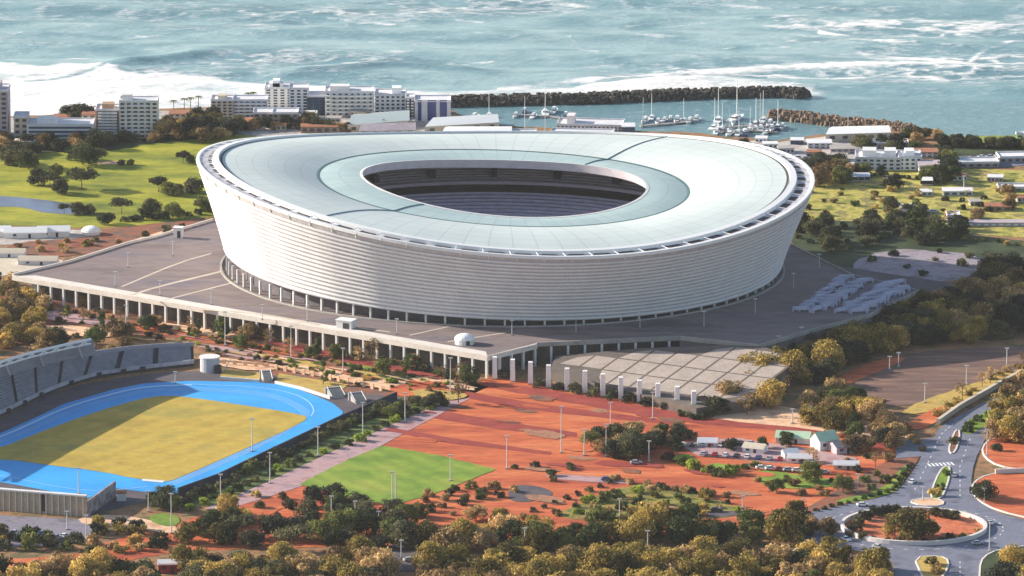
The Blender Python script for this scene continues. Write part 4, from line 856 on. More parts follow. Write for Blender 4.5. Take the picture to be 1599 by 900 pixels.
gable('garden_house', 1316, 706, 9, 8, 3.4, 1.5, .4, PINKW, mat('slate_roof', (.2, .2, .24), 5), 'grey slate roofed house east of the mint gabled house')
gable('garden_shed', 1106, 696, 8, 6, 2.2, 1.2, -.1, WHITE, GREYW, 'pale roofed shed at the west end of the garden yard')
gable('garden_shed', 1180, 706, 9, 6, 2.4, 1.4, -.4, WHITE, CREAM, 'cream roofed shed among parked cars in the garden yard')
gable('garden_shed', 1250, 722, 10, 5, 2.4, 1.3, -.1, WHITE, ROOFW, 'long white shed on the south edge of the garden yard')
gable('garden_shed', 1322, 732, 10, 5, 2.2, 1.2, -.1, CREAM, ROOFW, 'low white roofed shed beside the garden lawn')
gable('garden_shed', 1234, 714, 6, 4.5, 2.4, 1.2, .3, WHITE, WHITE2, 'small bright white shed behind the long white shed')
gable('red_kiosk', 266, 893, 9, 7, 4, 0.9, .05, mat('red_wall', (.5, .05, .04), 5), ROOFW, 'red walled kiosk with a white roof at the bottom edge')
# marquees by the golf course
for k, (a, b, wd, lab) in enumerate([(-10, 368, 16, 'westernmost long white marquee below the pond'), (40, 370, 20, 'middle long white marquee below the pond'), (84, 368, 15, 'short white marquee next to the domed tent')]):
    gable('marquee', a, b, wd, 8, 3, 1.8, .04*k, WHITE, WHITE2, lab, 'marquee')
x, y = G(142, 366); r = thing('domed_tent', 'bright white domed tent at the east end of the marquees', 'tent', (x, y, 0)); dm = MB()
for k in range(4): a = k*pi/8; b = (k+1)*pi/8; dm.cyl(0, 0, 1.5+2.6*sin(a), 4.6*cos(a), 2.6*(sin(b)-sin(a)), 18, r2=max(.1, 4.6*cos(b)))
dm.obj('dome', WHITE2, r); MB().cyl(0, 0, 0, 4.4, 1.5, 18).obj('skirt', WHITE, r)
for k, (a, b, lab) in enumerate([(10, 400, 'long cream tent roof left of the podium tip'), (60, 412, 'cream striped tent closest to the podium tip')]):
    gable('marquee', a, b, 18, 8, 2.4, 1.4, -.05, GREYW, CREAM, lab, 'marquee')
# ------------------------------------------------------------------ harbour
def rocks(name, line, wid, h, n, m, label, zb=SEAZ, rr=(1.2, 2.6)):
    P = chaikin(GP(line, SEAZ), 2, False); r = thing(name, label, 'breakwater'); cm = MB()
    Lh = []
    for i, p in enumerate(P):
        a = P[max(0, i-1)]; b = P[min(len(P)-1, i+1)]; d = Vector((b[0]-a[0], b[1]-a[1])).normalized(); e = min(1, (len(P)-1-i)/3+.25)
        Lh.append([(p[0]+d.y*o_*wid*e, p[1]-d.x*o_*wid*e, zb+hh*e) for o_, hh in ((.62, -2), (.25, h), (-.25, h), (-.62, -2))])
    for a, b in zip(Lh[:-1], Lh[1:]): cm.add(a+b, [(0, 1, 5, 4), (1, 2, 6, 5), (2, 3, 7, 6)])
    cm.add(Lh[-1], [(0, 1, 2, 3)]); cm.obj('mound', m, r)
    bl = MB()
    for k in range(n):
        t = random.random()*(len(Lh)-1); i = int(t); f = t-i; u_ = random.uniform(-.6, .6)
        a, b = Lh[i], Lh[min(i+1, len(Lh)-1)]; q0 = [(a[j][c]*(1-f)+b[j][c]*f) for j in (0,) for c in range(3)]; q1 = [(a[3][c]*(1-f)+b[3][c]*f) for c in range(3)]
        s = (u_+.62)/1.24; x, y = q0[0]*(1-s)+q1[0]*s, q0[1]*(1-s)+q1[1]*s; zt = zb+h*min(1, max(0, (.66-abs(u_))/.38))*(min(1, (len(Lh)-1-t)/3+.25))
        bl.box(x, y, zt-1, random.uniform(*rr), random.uniform(*rr), 1+random.uniform(.2, 1.8), random.uniform(0, 3), taper=random.uniform(.4, .9))
    bl.obj('armour_stones', m, r); r['kind'] = ''; del r['kind']; return r
rocks('breakwater', pairs(700, 164, 800, 161, 900, 160, 980, 157, 1060, 153, 1150, 151, 1220, 149, 1262, 153), 12.5, 3.4, 1500, ROCK, 'long dark stone breakwater sheltering the marina from the surf')
rocks('breakwater', pairs(1205, 184, 1250, 187, 1300, 194, 1350, 199, 1400, 203, 1430, 210), 11, 3.0, 600, ROCKB, 'thin brown rock spit curving out from the quay store')
def dock(pts, label):
    r = thing('jetty', label, 'jetty'); P = GP(pts, SEAZ+1); MB().wall(P, SEAZ+.5, SEAZ+1.0, 2.2).obj('deck', CONC, r)
    for x, y, a in along(P, 9, 2): MB().cyl(x, y, SEAZ-.5, .25, 2.6, 6).obj('pile', BARK, r)
dock(pairs(800, 178, 860, 181, 900, 187), 'short jetty west of the marina clubhouse'); dock(pairs(1000, 196, 1050, 192, 1088, 188), 'jetty lined with small craft east of the clubhouse')
dock(pairs(1120, 205, 1170, 203, 1215, 206), 'jetty crowded with masts near the brown spit'); dock(pairs(1130, 198, 1180, 195, 1215, 197), 'outer jetty near the brown rock spit')
HULLB = mat('hull_navy', (.04, .06, .15), 3, .4)
def yacht(mast, hull, L_=9., cab=True):
    r = thing('sailing_boat' if mast else 'motor_boat', '', 'boat'); w_ = L_*.3; st_ = [(-.5, .75, .5), (-.2, 1., .6), (.15, .9, .7), (.38, .5, .85), (.5, .04, 1.)]; m = MB(); ring = []
    for (t, wk, hz) in st_: ring += [(t*L_, -w_/2*wk, hz*1.3), (t*L_*.92, -w_/2*wk*.5, -.2), (t*L_*.92, w_/2*wk*.5, -.2), (t*L_, w_/2*wk, hz*1.3)]
    n = len(st_); F = [(i*4+a, i*4+b, i*4+4+b, i*4+4+a) for i in range(n-1) for a, b in ((0, 1), (1, 2), (2, 3), (3, 0))]+[(0, 3, 2, 1)]
    m.add(ring, F); m.obj('hull', hull, r)
    c = MB(); c.box(-L_*.03, 0, .85, L_*.36, w_*.6, .9 if mast else 1.7, taper=.8); c.obj('cabin', WHITE2, r); MB().box(-L_*.03, 0, 1.15, L_*.37, w_*.62, .35).obj('window', GLASSD, r)
    if mast: MB().tube((L_*.06, 0, 1), (L_*.06, 0, mast), .16, 5, r2=.1).obj('mast', WHITE2, r); MB().tube((L_*.06, 0, 2.4), (-L_*.42, 0, 2.3), .2, 5).obj('boom', WHITE, r)
    return r
y1 = yacht(14, WHITE2, 11); y2 = yacht(12, HULLB, 10); m1 = yacht(0, WHITE2, 9); m2 = yacht(0, HULLB, 8)
fly = {0: True, 1: True, 2: True, 3: True}
def boats(pts, kinds, what, grp, sc=1.):
    pts = sorted(pts)
    for k, (a, b) in enumerate(pts):
        ki = kinds[k % len(kinds)]; pr_ = (y1, y2, m1, m2)[ki]; x, y = G(a, b, SEAZ); rz = random.choice((1.2, 1.35, -1.8, 1.5))+random.uniform(-.15, .15)
        lab = '%s %s from the west %s' % (nth(k+1), ('white hulled yacht', 'navy hulled yacht', 'white motor boat', 'navy motor boat')[ki], what)
        s = sc*random.uniform(.85, 1.25)
        if fly[ki]: fly[ki] = False; o = pr_; o.location = (x, y, SEAZ+.1); o.rotation_euler = (0, 0, rz); o.scale = (s, s, s); o['label'] = lab; o['group'] = grp
        else: dup(pr_, (x, y, SEAZ+.1), rz, s, lab, grp)
boats([(1113+random.uniform(-4, 4)+i*10.2, random.choice((196, 201, 206, 211))) for i in range(12)]+[(1120+i*8.6, random.choice((194, 204, 209))) for i in range(11)], (0, 2, 2, 1, 2, 3), 'on the crowded jetties near the spit', 'boats moored near the spit')
boats([(1008+i*10, 187+random.uniform(-2, 6)) for i in range(9)], (2, 0, 2, 2, 3), 'along the jetty east of the clubhouse', 'boats moored east of the clubhouse')
boats([(806, 183), (820, 176), (834, 184), (852, 178), (866, 176), (884, 184), (742, 186), (764, 182)], (2, 0, 2, 3), 'in the basin west of the clubhouse', 'boats in the western basin')
boats([(1122, 190), (1150, 188), (1192, 190)], (0,), 'at anchor off the outer jetty', 'yachts off the outer jetty', 1.2)
# tall masts and lamps
def pole(kind, pos, h, label, r0=.28, head=True, z=0., group=None):
    r = thing(kind, label, 'lamp post' if kind != 'flagpole' else 'flagpole', (pos[0], pos[1], z), 0, group)
    MB().tube((0, 0, 0), (0, 0, h), r0, 7, r2=r0*.6).obj('pole', LAMPM, r); MB().box(0, 0, 0, r0*5, r0*5, .6).obj('base', CONC, r)
    if head:
        MB().box(0, 0, h, 1.8, .5, .45).obj('lamp_head', LAMPM, r)
    return r
POLES = [ # x, foot y, top y, label
 (345, 790, 742, 'lamp post on the verge below the southern tip of the blue track'), (422, 756, 708, 'lamp post halfway along the pink path'), (497, 713, 668, 'lamp post on the pink path opposite the blue bend'),
 (567, 680, 630, 'lamp post beside the dark hedge at the top of the verge'), (633, 660, 615, 'slim lamp post where the verge meets the red plaza'), (704, 612, 560, 'lamp post at the foot of the podium corner'),
 (268, 834, 772, 'tall lamp post beside the small green verge'), (232, 800, 768, 'thin lamp post by the guard hut'), (123, 772, 732, 'lamp post standing on the blue track near the ribbed wall'),
 (105, 828, 800, 'lamp post on the grey yard below the ribbed wall'), (135, 850, 806, 'thin lamp post at the east edge of the grey yard'), (613, 787, 738, 'twin lamp post on the southern tip of the lawn'),
 (704, 752, 712, 'lamp post on the east side of the lawn'), (792, 733, 682, 'lamp post on the red plaza beside the lawn corner'), (877, 708, 636, 'tallest lamp post in the middle of the red plaza'),
 (954, 668, 630, 'lamp post in the plaza in front of the white pylons'), (913, 712, 672, 'lamp post west of the dark shrub thicket'), (947, 714, 664, 'lamp post rising from the dark shrub thicket'),
 (1014, 722, 690, 'lamp post at the west end of the garden lawn'), (1020, 655, 614, 'lamp post in front of the eighth white pylon'), (394, 706, 655, 'thin lamp post in the yellow infield corner'),
 (274, 600, 582, 'goal like post at the far end of the yellow infield'), (518, 816, 776, 'lamp post among the shrubs south of the lawn'), (555, 812, 784, 'short lamp post south of the lawn'),
 (627, 890, 845, 'lamp post over the little bottom road'), (592, 830, 800, 'lamp post east of the short one south of the lawn'), (820, 866, 826, 'lamp post between the two bottom tree belts'),
 (1012, 868, 830, 'lamp post above the shaded bottom road'), (968, 820, 780, 'lamp post on the scrub slope'), (1160, 806, 776, 'lamp post at the east end of the shaded path'),
 (1445, 630, 600, 'lamp post on the lower edge of the dark lot'), (1510, 602, 572, 'lamp post on the middle edge of the dark lot'), (1573, 574, 545, 'lamp post on the upper edge of the dark lot'),
 (1238, 662, 640, 'lamp post east of the garden yard path'), (1266, 660, 636, 'lamp post near the mint gabled house'), (1542, 712, 672, 'lamp post on the corner of the upper red bed'),
 (1340, 770, 742, 'lamp post beside the road verge west of the avenue'), (1442, 782, 762, 'lamp post on the median tip above the roundabout'), (1256, 800, 780, 'lamp post where the west road leaves the park'),
 (1546, 862, 812, 'lamp post at the east side of the roundabout'), (1538, 786, 764, 'lamp post by the round shrub of the red corner bed'), (1390, 578, 558, 'lamp post behind the red path of the dark lot'), (1404, 574, 552, 'second lamp post behind the red path'),
 (1252, 548, 512, 'lamp post in the shaded service yard'), (1216, 560, 526, 'lamp post at the west side of the service yard'), (536, 584, 545, 'lamp post in the planting beds below the white kiosk'),
 (197, 520, 478, 'lamp post below the west half of the podium'), (352, 540, 488, 'lamp post among the beds below the podium middle'), (455, 560, 510, 'lamp post in front of the podium columns'), (1506, 300, 276, 'white mast in the upper meadow')]
for (a, b, c, lab) in POLES:
    p = G(a, b); h = (b-c)*math.hypot(p[1]-YO, CH)/FPX/cos(TH)
    r = pole('lamp_post', p, max(5, h), lab, .26)
    if 'twin' in lab: MB().tube((1.4, 0, 0), (1.4, 0, h-.5), .26, 7).obj('pole', LAMPM, r)
for (a, b, c, lab) in [(820, 208, 150, 'tall crane like mast behind the far rim west of the clubhouse'), (852, 206, 160, 'white mast just west of the clubhouse'), (1005, 190, 152, 'tall white mast east of the clubhouse'), (1188, 196, 146, 'tallest yacht mast style pole by the spit'), (1325, 206, 182, 'white beacon pole on the quay store roofline')]:
    p = G(a, b); pole('mast', p, (b-c)*math.hypot(p[1]-YO, CH)/FPX/cos(TH), lab, .22, False)
# ------------------------------------------------------------------ cars
def car(paint):
    r = thing('parked_car', '', 'car'); m = MB()
    pr_ = [(-2.2, .35), (-2.2, .95), (-1.5, 1.02), (1.1, 1.0), (2.1, .82), (2.25, .35)]; n = len(pr_)
    V = [(x, s*.88, z) for s in (-1, 1) for x, z in pr_]; m.add(V, [tuple(range(n))[::-1], tuple(range(n, 2*n))]+[(i, (i+1) % n, n+(i+1) % n, n+i)[::-1] for i in range(n)]); m.obj('body', paint, r)
    g = MB(); V = [(-1.7, .98), (-1.25, 1.45), (.35, 1.45), (1.05, .98)]; g.add([(x, s*(.78 if z < 1.2 else .64), z) for s in (-1, 1) for x, z in V], [(3, 2, 1, 0), (4, 5, 6, 7), (0, 1, 5, 4), (2, 3, 7, 6)]); g.obj('windows', GLASSD, r).name = 'cabin_glass'
    MB().box(-.45, 0, 1.44, 1.65, 1.3, .06).obj('car_roof', paint, r)
    for x in (-1.35, 1.4):
        for s in (-1, 1): MB().tube((x, s*.72, .34), (x, s*.93, .34), .34, 8).obj('wheel', DARKC, r)
    return r
CARP = {k: mat('car_paint_'+k, v, 3, .3, fine=.03, spec=.5) for k, v in {'white': (.8, .8, .8), 'silver': (.45, .46, .5), 'dark': (.03, .03, .04), 'red': (.5, .03, .03), 'blue': (.05, .1, .3)}.items()}
protos = {k: car(v) for k, v in CARP.items()}; used = set()
def put_car(k, px, py, rz, lab, grp=None, sc=1.1):
    x, y = G(px, py, 0); z = .38 if py > 560 else .25
    if k in used: o = dup(protos[k], (x, y, z), rz, sc, lab, grp)
    else: o = protos[k]; o.location = (x, y, z); o.rotation_euler = (0, 0, rz); o.scale = (sc,)*3; o['label'] = lab; used.add(k); 
    if grp: o['group'] = grp
    return o
put_car('white', 1348, 792, .2, 'white car entering the roundabout from the west road'); put_car('white', 1372, 858, -.5, 'white car leaving the roundabout beside the kerb of the bottom bed')
put_car('white', 1322, 846, -1., 'white car circling the west side of the roundabout'); put_car('silver', 1527, 852, .3, 'silver car at the southeast side of the roundabout wall'); put_car('white', 1546, 820, 1.8, 'white car on the east side of the roundabout')
put_car('white', 1426, 756, 1.1, 'white car driving down the avenue beside the median'); put_car('silver', 1492, 746, 1.3, 'silver car on the east lane of the avenue'); put_car('silver', 994, 726, .1, 'silver car parked alone at the edge of the red plaza')
put_car('dark', 1120, 800, 0., 'dark car on the shaded path'); put_car('blue', 948, 752, .1, 'blue car on the pink path of the plaza'); put_car('dark', 1496, 690, 1.2, 'dark car at the top of the avenue'); put_car('silver', 640, 878, .3, 'silver car on the little bottom road')
def carrow(pts, seq, rz, what, grp, jr=.08):
    for k, (a, b) in enumerate(pts): kk = seq[k % len(seq)]; put_car(kk, a, b, rz+random.uniform(-jr, jr), '%s car, a %s one, %s' % (nth(k+1), kk, what), grp)
carrow([(1068+i*15, 700-i*.6+random.uniform(-2, 2)) for i in range(8)], ('white', 'dark', 'silver', 'red', 'white'), 1.2, 'from the west in the garden yard row', 'cars in the garden yard upper row')
carrow([(1100+i*17, 712+i*1.2) for i in range(11)], ('silver', 'red', 'white', 'dark', 'white', 'blue'), 1.3, 'from the west in the lower yard row', 'cars in the garden yard lower row')
carrow([(1190+i*14, 734+i*1.) for i in range(8)], ('white', 'white', 'red', 'silver'), .2, 'from the west beside the garden lawn', 'cars beside the garden lawn')
carrow([(10+i*13, 838+random.uniform(-3, 5)) for i in range(9)], ('dark', 'silver', 'white', 'dark', 'blue'), 1.2, 'from the west in the grey yard', 'cars in the grey yard')
carrow([(1496+i*13, 250-i*.7) for i in range(9)], ('silver', 'white', 'dark', 'white'), .1, 'from the west on the upper road', 'cars on the upper road')
carrow([(1188+i*12, 250-i*.4+random.uniform(-3, 3)) for i in range(8)], ('white', 'silver', 'dark', 'blue', 'white'), .1, 'from the west on the quay', 'cars on the quay')
carrow([(1400+i*12, 322+i*2.+random.uniform(-3, 3)) for i in range(6)], ('white', 'silver', 'white', 'dark'), .8, 'from the west in the meadow lane', 'cars in the meadow lane')
carrow([(700+i*14, 214+random.uniform(-2, 2)) for i in range(8)], ('white', 'dark', 'silver'), .1, 'from the west behind the far rim', 'cars behind the far rim')
# the stored white barriers in the service yard
BARM = mat('barrier_white_blue', [(.36, .37, .5), (.6, .6, .7)], 3, fine=.1)
bp_ = MB()
for s_ in (-1, 1):
    bp_.box(s_*1.6, 0, 0, .25, 1.2, .9)
bp_.box(0, 0, .35, 3.8, .5, .7, taper=.7); bar_me = bp_.mesh('barrier', BARM); first = True
bl_ = []
for k in range(96):
    t = k//24; s_ = (k % 24)/23
    a, b = [((1253, 488), (1320, 436)), ((1280, 486), (1352, 440)), ((1312, 490), (1400, 444)), ((1345, 488), (1412, 452))][t]
    bl_.append((a[0]+(b[0]-a[0])*s_+random.uniform(-5, 5), a[1]+(b[1]-a[1])*s_+random.uniform(-2, 2), t, k % 24))
for a, b, t, k in bl_:
    x, y = G(a, b, POD); sc = random.uniform(1.5, 2.3); o = link('road_barrier', bar_me, None, (x, y, POD+.02), random.uniform(-.4, .9), sc)
    tag(o, '%s white barrier from the south in the %s line of the shaded yard' % (nth(k+1), nth(t+1)), 'barrier', 'white barriers stored in the shaded yard')
# ------------------------------------------------------------------ vegetation
def crown_mesh(name, mat_, wd, h, base, nclump, per, leaf, seed, flat=1., cone=0.):
    r = np.random.default_rng(seed); V = []; T = []
    cl = []
    for k in range(nclump):
        a = r.uniform(0, 2*pi); zc = r.uniform(.0, 1); rad = wd/2*(1-cone*zc)*math.sqrt(max(.05, 1-((zc-.35)/.75)**2))
        rr = rad*r.uniform(.15, 1.12)**.6; cl.append((rr*cos(a), rr*sin(a), base+zc*(h-base)*.86, r.uniform(.16, .30)*wd*(1-cone*.5*zc), r.uniform(.65, 1.35)))
    for cx, cy, cz, cr, tn in cl:
        d = r.normal(size=(per, 3)); d /= np.linalg.norm(d, axis=1)[:, None]; p = d*cr*r.uniform(.55, 1.05, (per, 1)); p[:, 2] *= flat*.8
        c = p+[cx, cy, cz]
        n = d+r.normal(size=(per, 3))*.55; n /= np.linalg.norm(n, axis=1)[:, None]
        t = np.cross(n, r.normal(size=(per, 3))); t /= np.linalg.norm(t, axis=1)[:, None]; b = np.cross(n, t); s = leaf*r.uniform(.6, 1.3, (per, 1))
        V.append(np.stack([c-t*s-b*s*.7, c+t*s-b*s*.7, c+t*s*.8+b*s*.8, c-t*s*.8+b*s*.8], 1).reshape(-1, 3)); T.append(tn*r.uniform(.75, 1.25, per))
    V = np.concatenate(V); V[:, 2] = np.maximum(V[:, 2], .15); T = np.concatenate(T); n = len(T)
    me = bpy.data.meshes.new(name); me.vertices.add(4*n); me.vertices.foreach_set('co', V.reshape(-1)); me.loops.add(4*n); me.loops.foreach_set('vertex_index', np.arange(4*n, dtype=np.int32))
    me.polygons.add(n); me.polygons.foreach_set('loop_start', np.arange(0, 4*n, 4, dtype=np.int32)); me.polygons.foreach_set('loop_total', np.full(n, 4, dtype=np.int32))
    at = me.attributes.new('tint', 'FLOAT', 'FACE'); at.data.foreach_set('value', T.astype(np.float32)); me.materials.append(mat_); me.update(); me.validate(); return me
def trunk_mesh(name, h, r0, wd, seed, lean=0.):
    rnd = random.Random(seed); m = MB(); top = Vector((lean, 0, h)); m.tube((0, 0, -.3), top, r0, 6, r2=r0*.5)
    for k in range(4):
        a = rnd.uniform(0, 6.28); s = rnd.uniform(.5, .9); st_ = Vector((lean*s, 0, h*s)); m.tube(st_, st_+Vector((cos(a)*wd*.3, sin(a)*wd*.3, h*.45)), r0*.45, 5, r2=r0*.15)
    return m.mesh(name, BARK)
SPEC = {'olive': (L_OLIVE, 9.5, 8.5, 1.8, 26, 75, .36), 'green': (L_GREEN, 8.5, 8, 1.6, 22, 75, .34), 'dark': (L_DARK, 9.5, 8, 1.4, 24, 75, .36), 'brown': (L_BROWN, 9., 8., 1.8, 24, 70, .36)}
PROTO = {}
for kn, (m_, wd, h, b, nc, per, lf) in SPEC.items():
    per = int(per*1.5); lf *= .82; nc += 4
    PROTO[kn] = [(crown_mesh('crown', m_, wd*random.uniform(.9, 1.1), h*random.uniform(.9, 1.15), b, nc, per, lf, 100+i*7+hash(kn[0])*0+ord(kn[0])), trunk_mesh('trunk', h*.55, .32, wd, i+ord(kn[0]))) for i in range(4)]
for kn, m_ in (('dark', L_DARK), ('green', L_GREEN), ('lime', L_LIME), ('brown', L_BROWN), ('olive', L_OLIVE)):
    PROTO['shrub_'+kn] = [(crown_mesh('foliage', m_, 4.6, 3.0, .2, 12, 55, .26, 300+i+ord(kn[0])), MB().tube((0, 0, -.2), (.2, 0, 1.4), .14, 5, r2=.06).mesh('stem', BARK)) for i in range(3)]
PROTO['slim'] = [(crown_mesh('crown', L_GREEN, 3.6, 9, 1.5, 16, 50, .28, 500+i, cone=.55), trunk_mesh('trunk', 6, .22, 3, 60+i)) for i in range(2)]
PROTO['sparse'] = [(crown_mesh('crown', L_BROWN, 6.0, 9.5, 3.0, 11, 28, .26, 520+i), trunk_mesh('trunk', 7.5, .22, 6, 70+i)) for i in range(3)]
PROTO['pine'] = [(crown_mesh('crown', L_DARK, 11, 8.5, 5., 24, 70, .34, 540+i, flat=.55), trunk_mesh('trunk', 7, .3, 9, 80+i, .6)) for i in range(3)]
PROTO['palm'] = [(None, None)]
KN = {'olive': 'olive_tree', 'green': 'leafy_tree', 'dark': 'evergreen_tree', 'brown': 'brown_leaved_tree', 'slim': 'slender_tree', 'sparse': 'open_crowned_tree', 'pine': 'umbrella_pine'}
ADJ = {'olive': 'olive gold', 'green': 'deep green', 'dark': 'dark', 'brown': 'brownish', 'slim': 'slim green', 'sparse': 'thin brown', 'pine': 'flat topped dark', 'shrub_dark': 'dark', 'shrub_green': 'green', 'shrub_lime': 'lime green', 'shrub_brown': 'brown', 'shrub_olive': 'olive'}
def put_tree(kind, x, y, s, lab, grp=None, z=0., sq=None):
    cm, tm = random.choice(PROTO[kind]); sh = kind.startswith('shrub')
    r = thing(('shrub' if kind in ('shrub_dark', 'shrub_green') else 'bush') if sh else KN[kind], lab, 'shrub' if sh else 'tree', (x, y, z), random.uniform(0, 6.28), grp); r.scale = (s*(sq or 1), s*(sq or 1), s*random.uniform(.85, 1.15))
    link(cm.name.split('.')[0], cm, r); link(tm.name.split('.')[0], tm, r); return r
def fill(poly, spacing, kinds, where, smin=.72, smax=1.38, z=0., lim=999, keep=None):
    """trees scattered over an area, at least a spacing apart; labels count from the west in each row from the front"""
    P = GP(poly, z); x0, x1 = min(p[0] for p in P), max(p[0] for p in P); y0, y1 = min(p[1] for p in P), max(p[1] for p in P); pts = []
    for _ in range(int((x1-x0)*(y1-y0)/spacing**2*9)+60):
        x, y = random.uniform(x0, x1), random.uniform(y0, y1)
        if inpoly(x, y, P) and all((x-a)**2+(y-b)**2 > spacing**2 for a, b in pts): pts.append((x, y))
    pts = sorted(pts)[:lim]
    for k, (x, y) in enumerate(pts):
        kd = random.choice(kinds); s = random.uniform(smin, smax); sz = 'small' if s < smin+(smax-smin)*.33 else ('large' if s > smin+(smax-smin)*.67 else 'medium')
        put_tree(kd, x, y, s, '%s %s %s, %s from the west %s' % (sz, ADJ[kd], 'shrub' if kd.startswith('shrub') else 'tree', nth(k+1), where), 'plants '+where, z)
    return len(pts)
def rowt(line, n, kinds, where, smin=.8, smax=1.2, jit_=1., z=0.):
    P = resample([(*p, 0) for p in GP(line, z)], n-1)
    for k, p in enumerate(P):
        kd = kinds[k % len(kinds)] if len(kinds) > 3 else random.choice(kinds)
        put_tree(kd, p.x+random.uniform(-jit_, jit_), p.y+random.uniform(-jit_, jit_), random.uniform(smin, smax), '%s %s, %s from the west %s' % (ADJ[kd], 'shrub' if kd.startswith('shrub') else 'tree', nth(k+1), where), 'plants '+where, z)
# front belts
fill(pairs(-20, 905, 150, 900, 240, 905, 240, 940, -20, 940), 8, ['olive', 'brown', 'green'], 'in the bottom corner below the grey yard')
fill(pairs(290, 890, 600, 880, 600, 940, 290, 940), 7.8, ['olive', 'brown', 'olive', 'dark'], 'in the bottom belt west of the little road')
fill(pairs(668, 888, 930, 882, 930, 940, 668, 940), 7.8, ['olive', 'olive', 'brown'], 'in the bottom belt east of the little road')
fill(pairs(930, 884, 1180, 886, 1180, 940, 930, 940), 7.8, ['olive', 'brown', 'olive'], 'in the bottom belt below the shaded road')
fill(pairs(1180, 890, 1300, 880, 1376, 892, 1392, 940, 1180, 940), 8.2, ['olive', 'brown', 'green'], 'on the bottom bed beside the roundabout exit')
fill(pairs(350, 838, 500, 830, 640, 836, 640, 856, 480, 862, 350, 858), 9., ['green', 'dark', 'green', 'pine'], 'in the dark grove south of the lawn')
fill(pairs(664, 846, 840, 840, 840, 866, 668, 868), 8.2, ['olive', 'olive', 'brown', 'green'], 'in the upper golden belt below the lawn')
fill(pairs(840, 836, 1060, 826, 1060, 852, 840, 864), 8.2, ['olive', 'olive', 'green'], 'in the middle golden belt below the scrub slope')
fill(pairs(1060, 830, 1250, 832, 1262, 856, 1060, 852), 8.2, ['olive', 'olive', 'green'], 'in the golden belt reaching the west road')
fill(pairs(0, 836, 130, 846, 120, 862, -20, 860), 7., ['shrub_dark', 'shrub_green', 'shrub_olive'], 'in the hedge below the grey yard', 1.1, 1.7)
fill(pairs(140, 850, 260, 846, 260, 862, 130, 868), 7., ['shrub_green', 'shrub_olive', 'shrub_brown'], 'on the orange ground beside the grey yard', .9, 1.5)
fill(pairs(280, 826, 360, 806, 400, 820, 350, 848, 290, 850), 8., ['olive', 'green', 'shrub_brown'], 'on the red path corner by the tall lamp', .6, 1.)
fill(pairs(140, 818, 230, 824, 220, 840, 150, 838), 6., ['shrub_dark', 'shrub_olive'], 'below the cream path by the ribbed wall', 1., 1.5)
fill(pairs(400, 776, 470, 772, 600, 800, 620, 816, 480, 820, 360, 820), 9.5, ['shrub_dark', 'shrub_brown', 'dark', 'shrub_olive'], 'on the orange slope below the lawn', .7, 1.2)
fill(pairs(520, 796, 610, 800, 640, 822, 530, 822), 8., ['dark', 'green'], 'in the shade south of the lawn tip', .7, 1.)
fill(pairs(640, 782, 720, 762, 800, 758, 806, 772, 720, 790, 660, 806), 7., ['dark', 'shrub_dark', 'shrub_green', 'shrub_brown'], 'in the thicket at the east corner of the lawn', .7, 1.1)
fill(pairs(640, 800, 760, 798, 840, 806, 830, 826, 660, 832), 10, ['olive', 'shrub_brown', 'brown'], 'on the orange ground below the thicket', .6, .9)
# shrubs of the red plaza
fill(pairs(870, 806, 960, 768, 1040, 760, 1150, 790, 1180, 804, 1020, 812), 7, ['shrub_olive', 'shrub_green', 'shrub_brown', 'shrub_lime'], 'on the scrub slope of the red plaza', .6, 1.15)
rowt(pairs(832, 800, 860, 790, 905, 774, 950, 756, 964, 748), 9, ['shrub_dark'], 'in the diagonal line of round bushes on the plaza', .5, .7, .2)
rowt(pairs(800, 732, 826, 730, 880, 730, 910, 734, 858, 742, 870, 752), 6, ['shrub_dark'], 'among the loose bushes in the open plaza', .6, .9, 2)
rowt(pairs(960, 752, 1010, 758, 1060, 768, 1110, 774, 1135, 778), 8, ['shrub_dark', 'shrub_brown'], 'along the slope top of the plaza', .7, 1., 1)
fill(pairs(915, 706, 925, 692, 980, 682, 1050, 676, 1060, 684, 1010, 712, 1000, 722, 940, 714), 7., ['dark', 'dark', 'green', 'brown'], 'in the dark thicket west of the garden yard', .55, .95)
fill(pairs(1040, 690, 1080, 684, 1076, 694, 1050, 704), 6., ['shrub_dark', 'shrub_green'], 'between the thicket and the garden yard', .9, 1.4)
rowt(pairs(1040, 718, 1080, 732, 1130, 744, 1150, 734, 1180, 730), 12, ['shrub_green', 'shrub_dark', 'shrub_lime'], 'around the garden lawn patches', .8, 1.3, 1.5)
fill(pairs(1130, 700, 1230, 690, 1240, 698, 1140, 708), 8, ['green', 'dark'], 'behind the sheds of the garden yard', .45, .7)
fill(pairs(1180, 752, 1320, 752, 1400, 740, 1400, 758, 1320, 778, 1220, 776), 7.5, ['shrub_green', 'shrub_brown', 'green', 'shrub_olive'], 'in the belt below the garden lawn', .6, 1.)
fill(pairs(1250, 720, 1340, 716, 1400, 712, 1380, 736, 1280, 742), 9, ['brown', 'shrub_brown', 'shrub_dark', 'sparse'], 'between the long shed and the avenue', .5, .85)
fill(pairs(1320, 706, 1390, 690, 1400, 700, 1340, 716), 7.5, ['brown', 'dark'], 'beside the grey slate roofed house', .6, .9)
rowt(pairs(1250, 806, 1290, 796, 1350, 780, 1396, 768, 1424, 728), 22, ['shrub_green', 'shrub_dark'], 'in the clipped hedge along the west road', .45, .6, .3)
fill(pairs(1230, 812, 1290, 826, 1300, 840, 1250, 840), 7, ['brown', 'olive'], 'on the west bank of the roundabout', .6, .9)
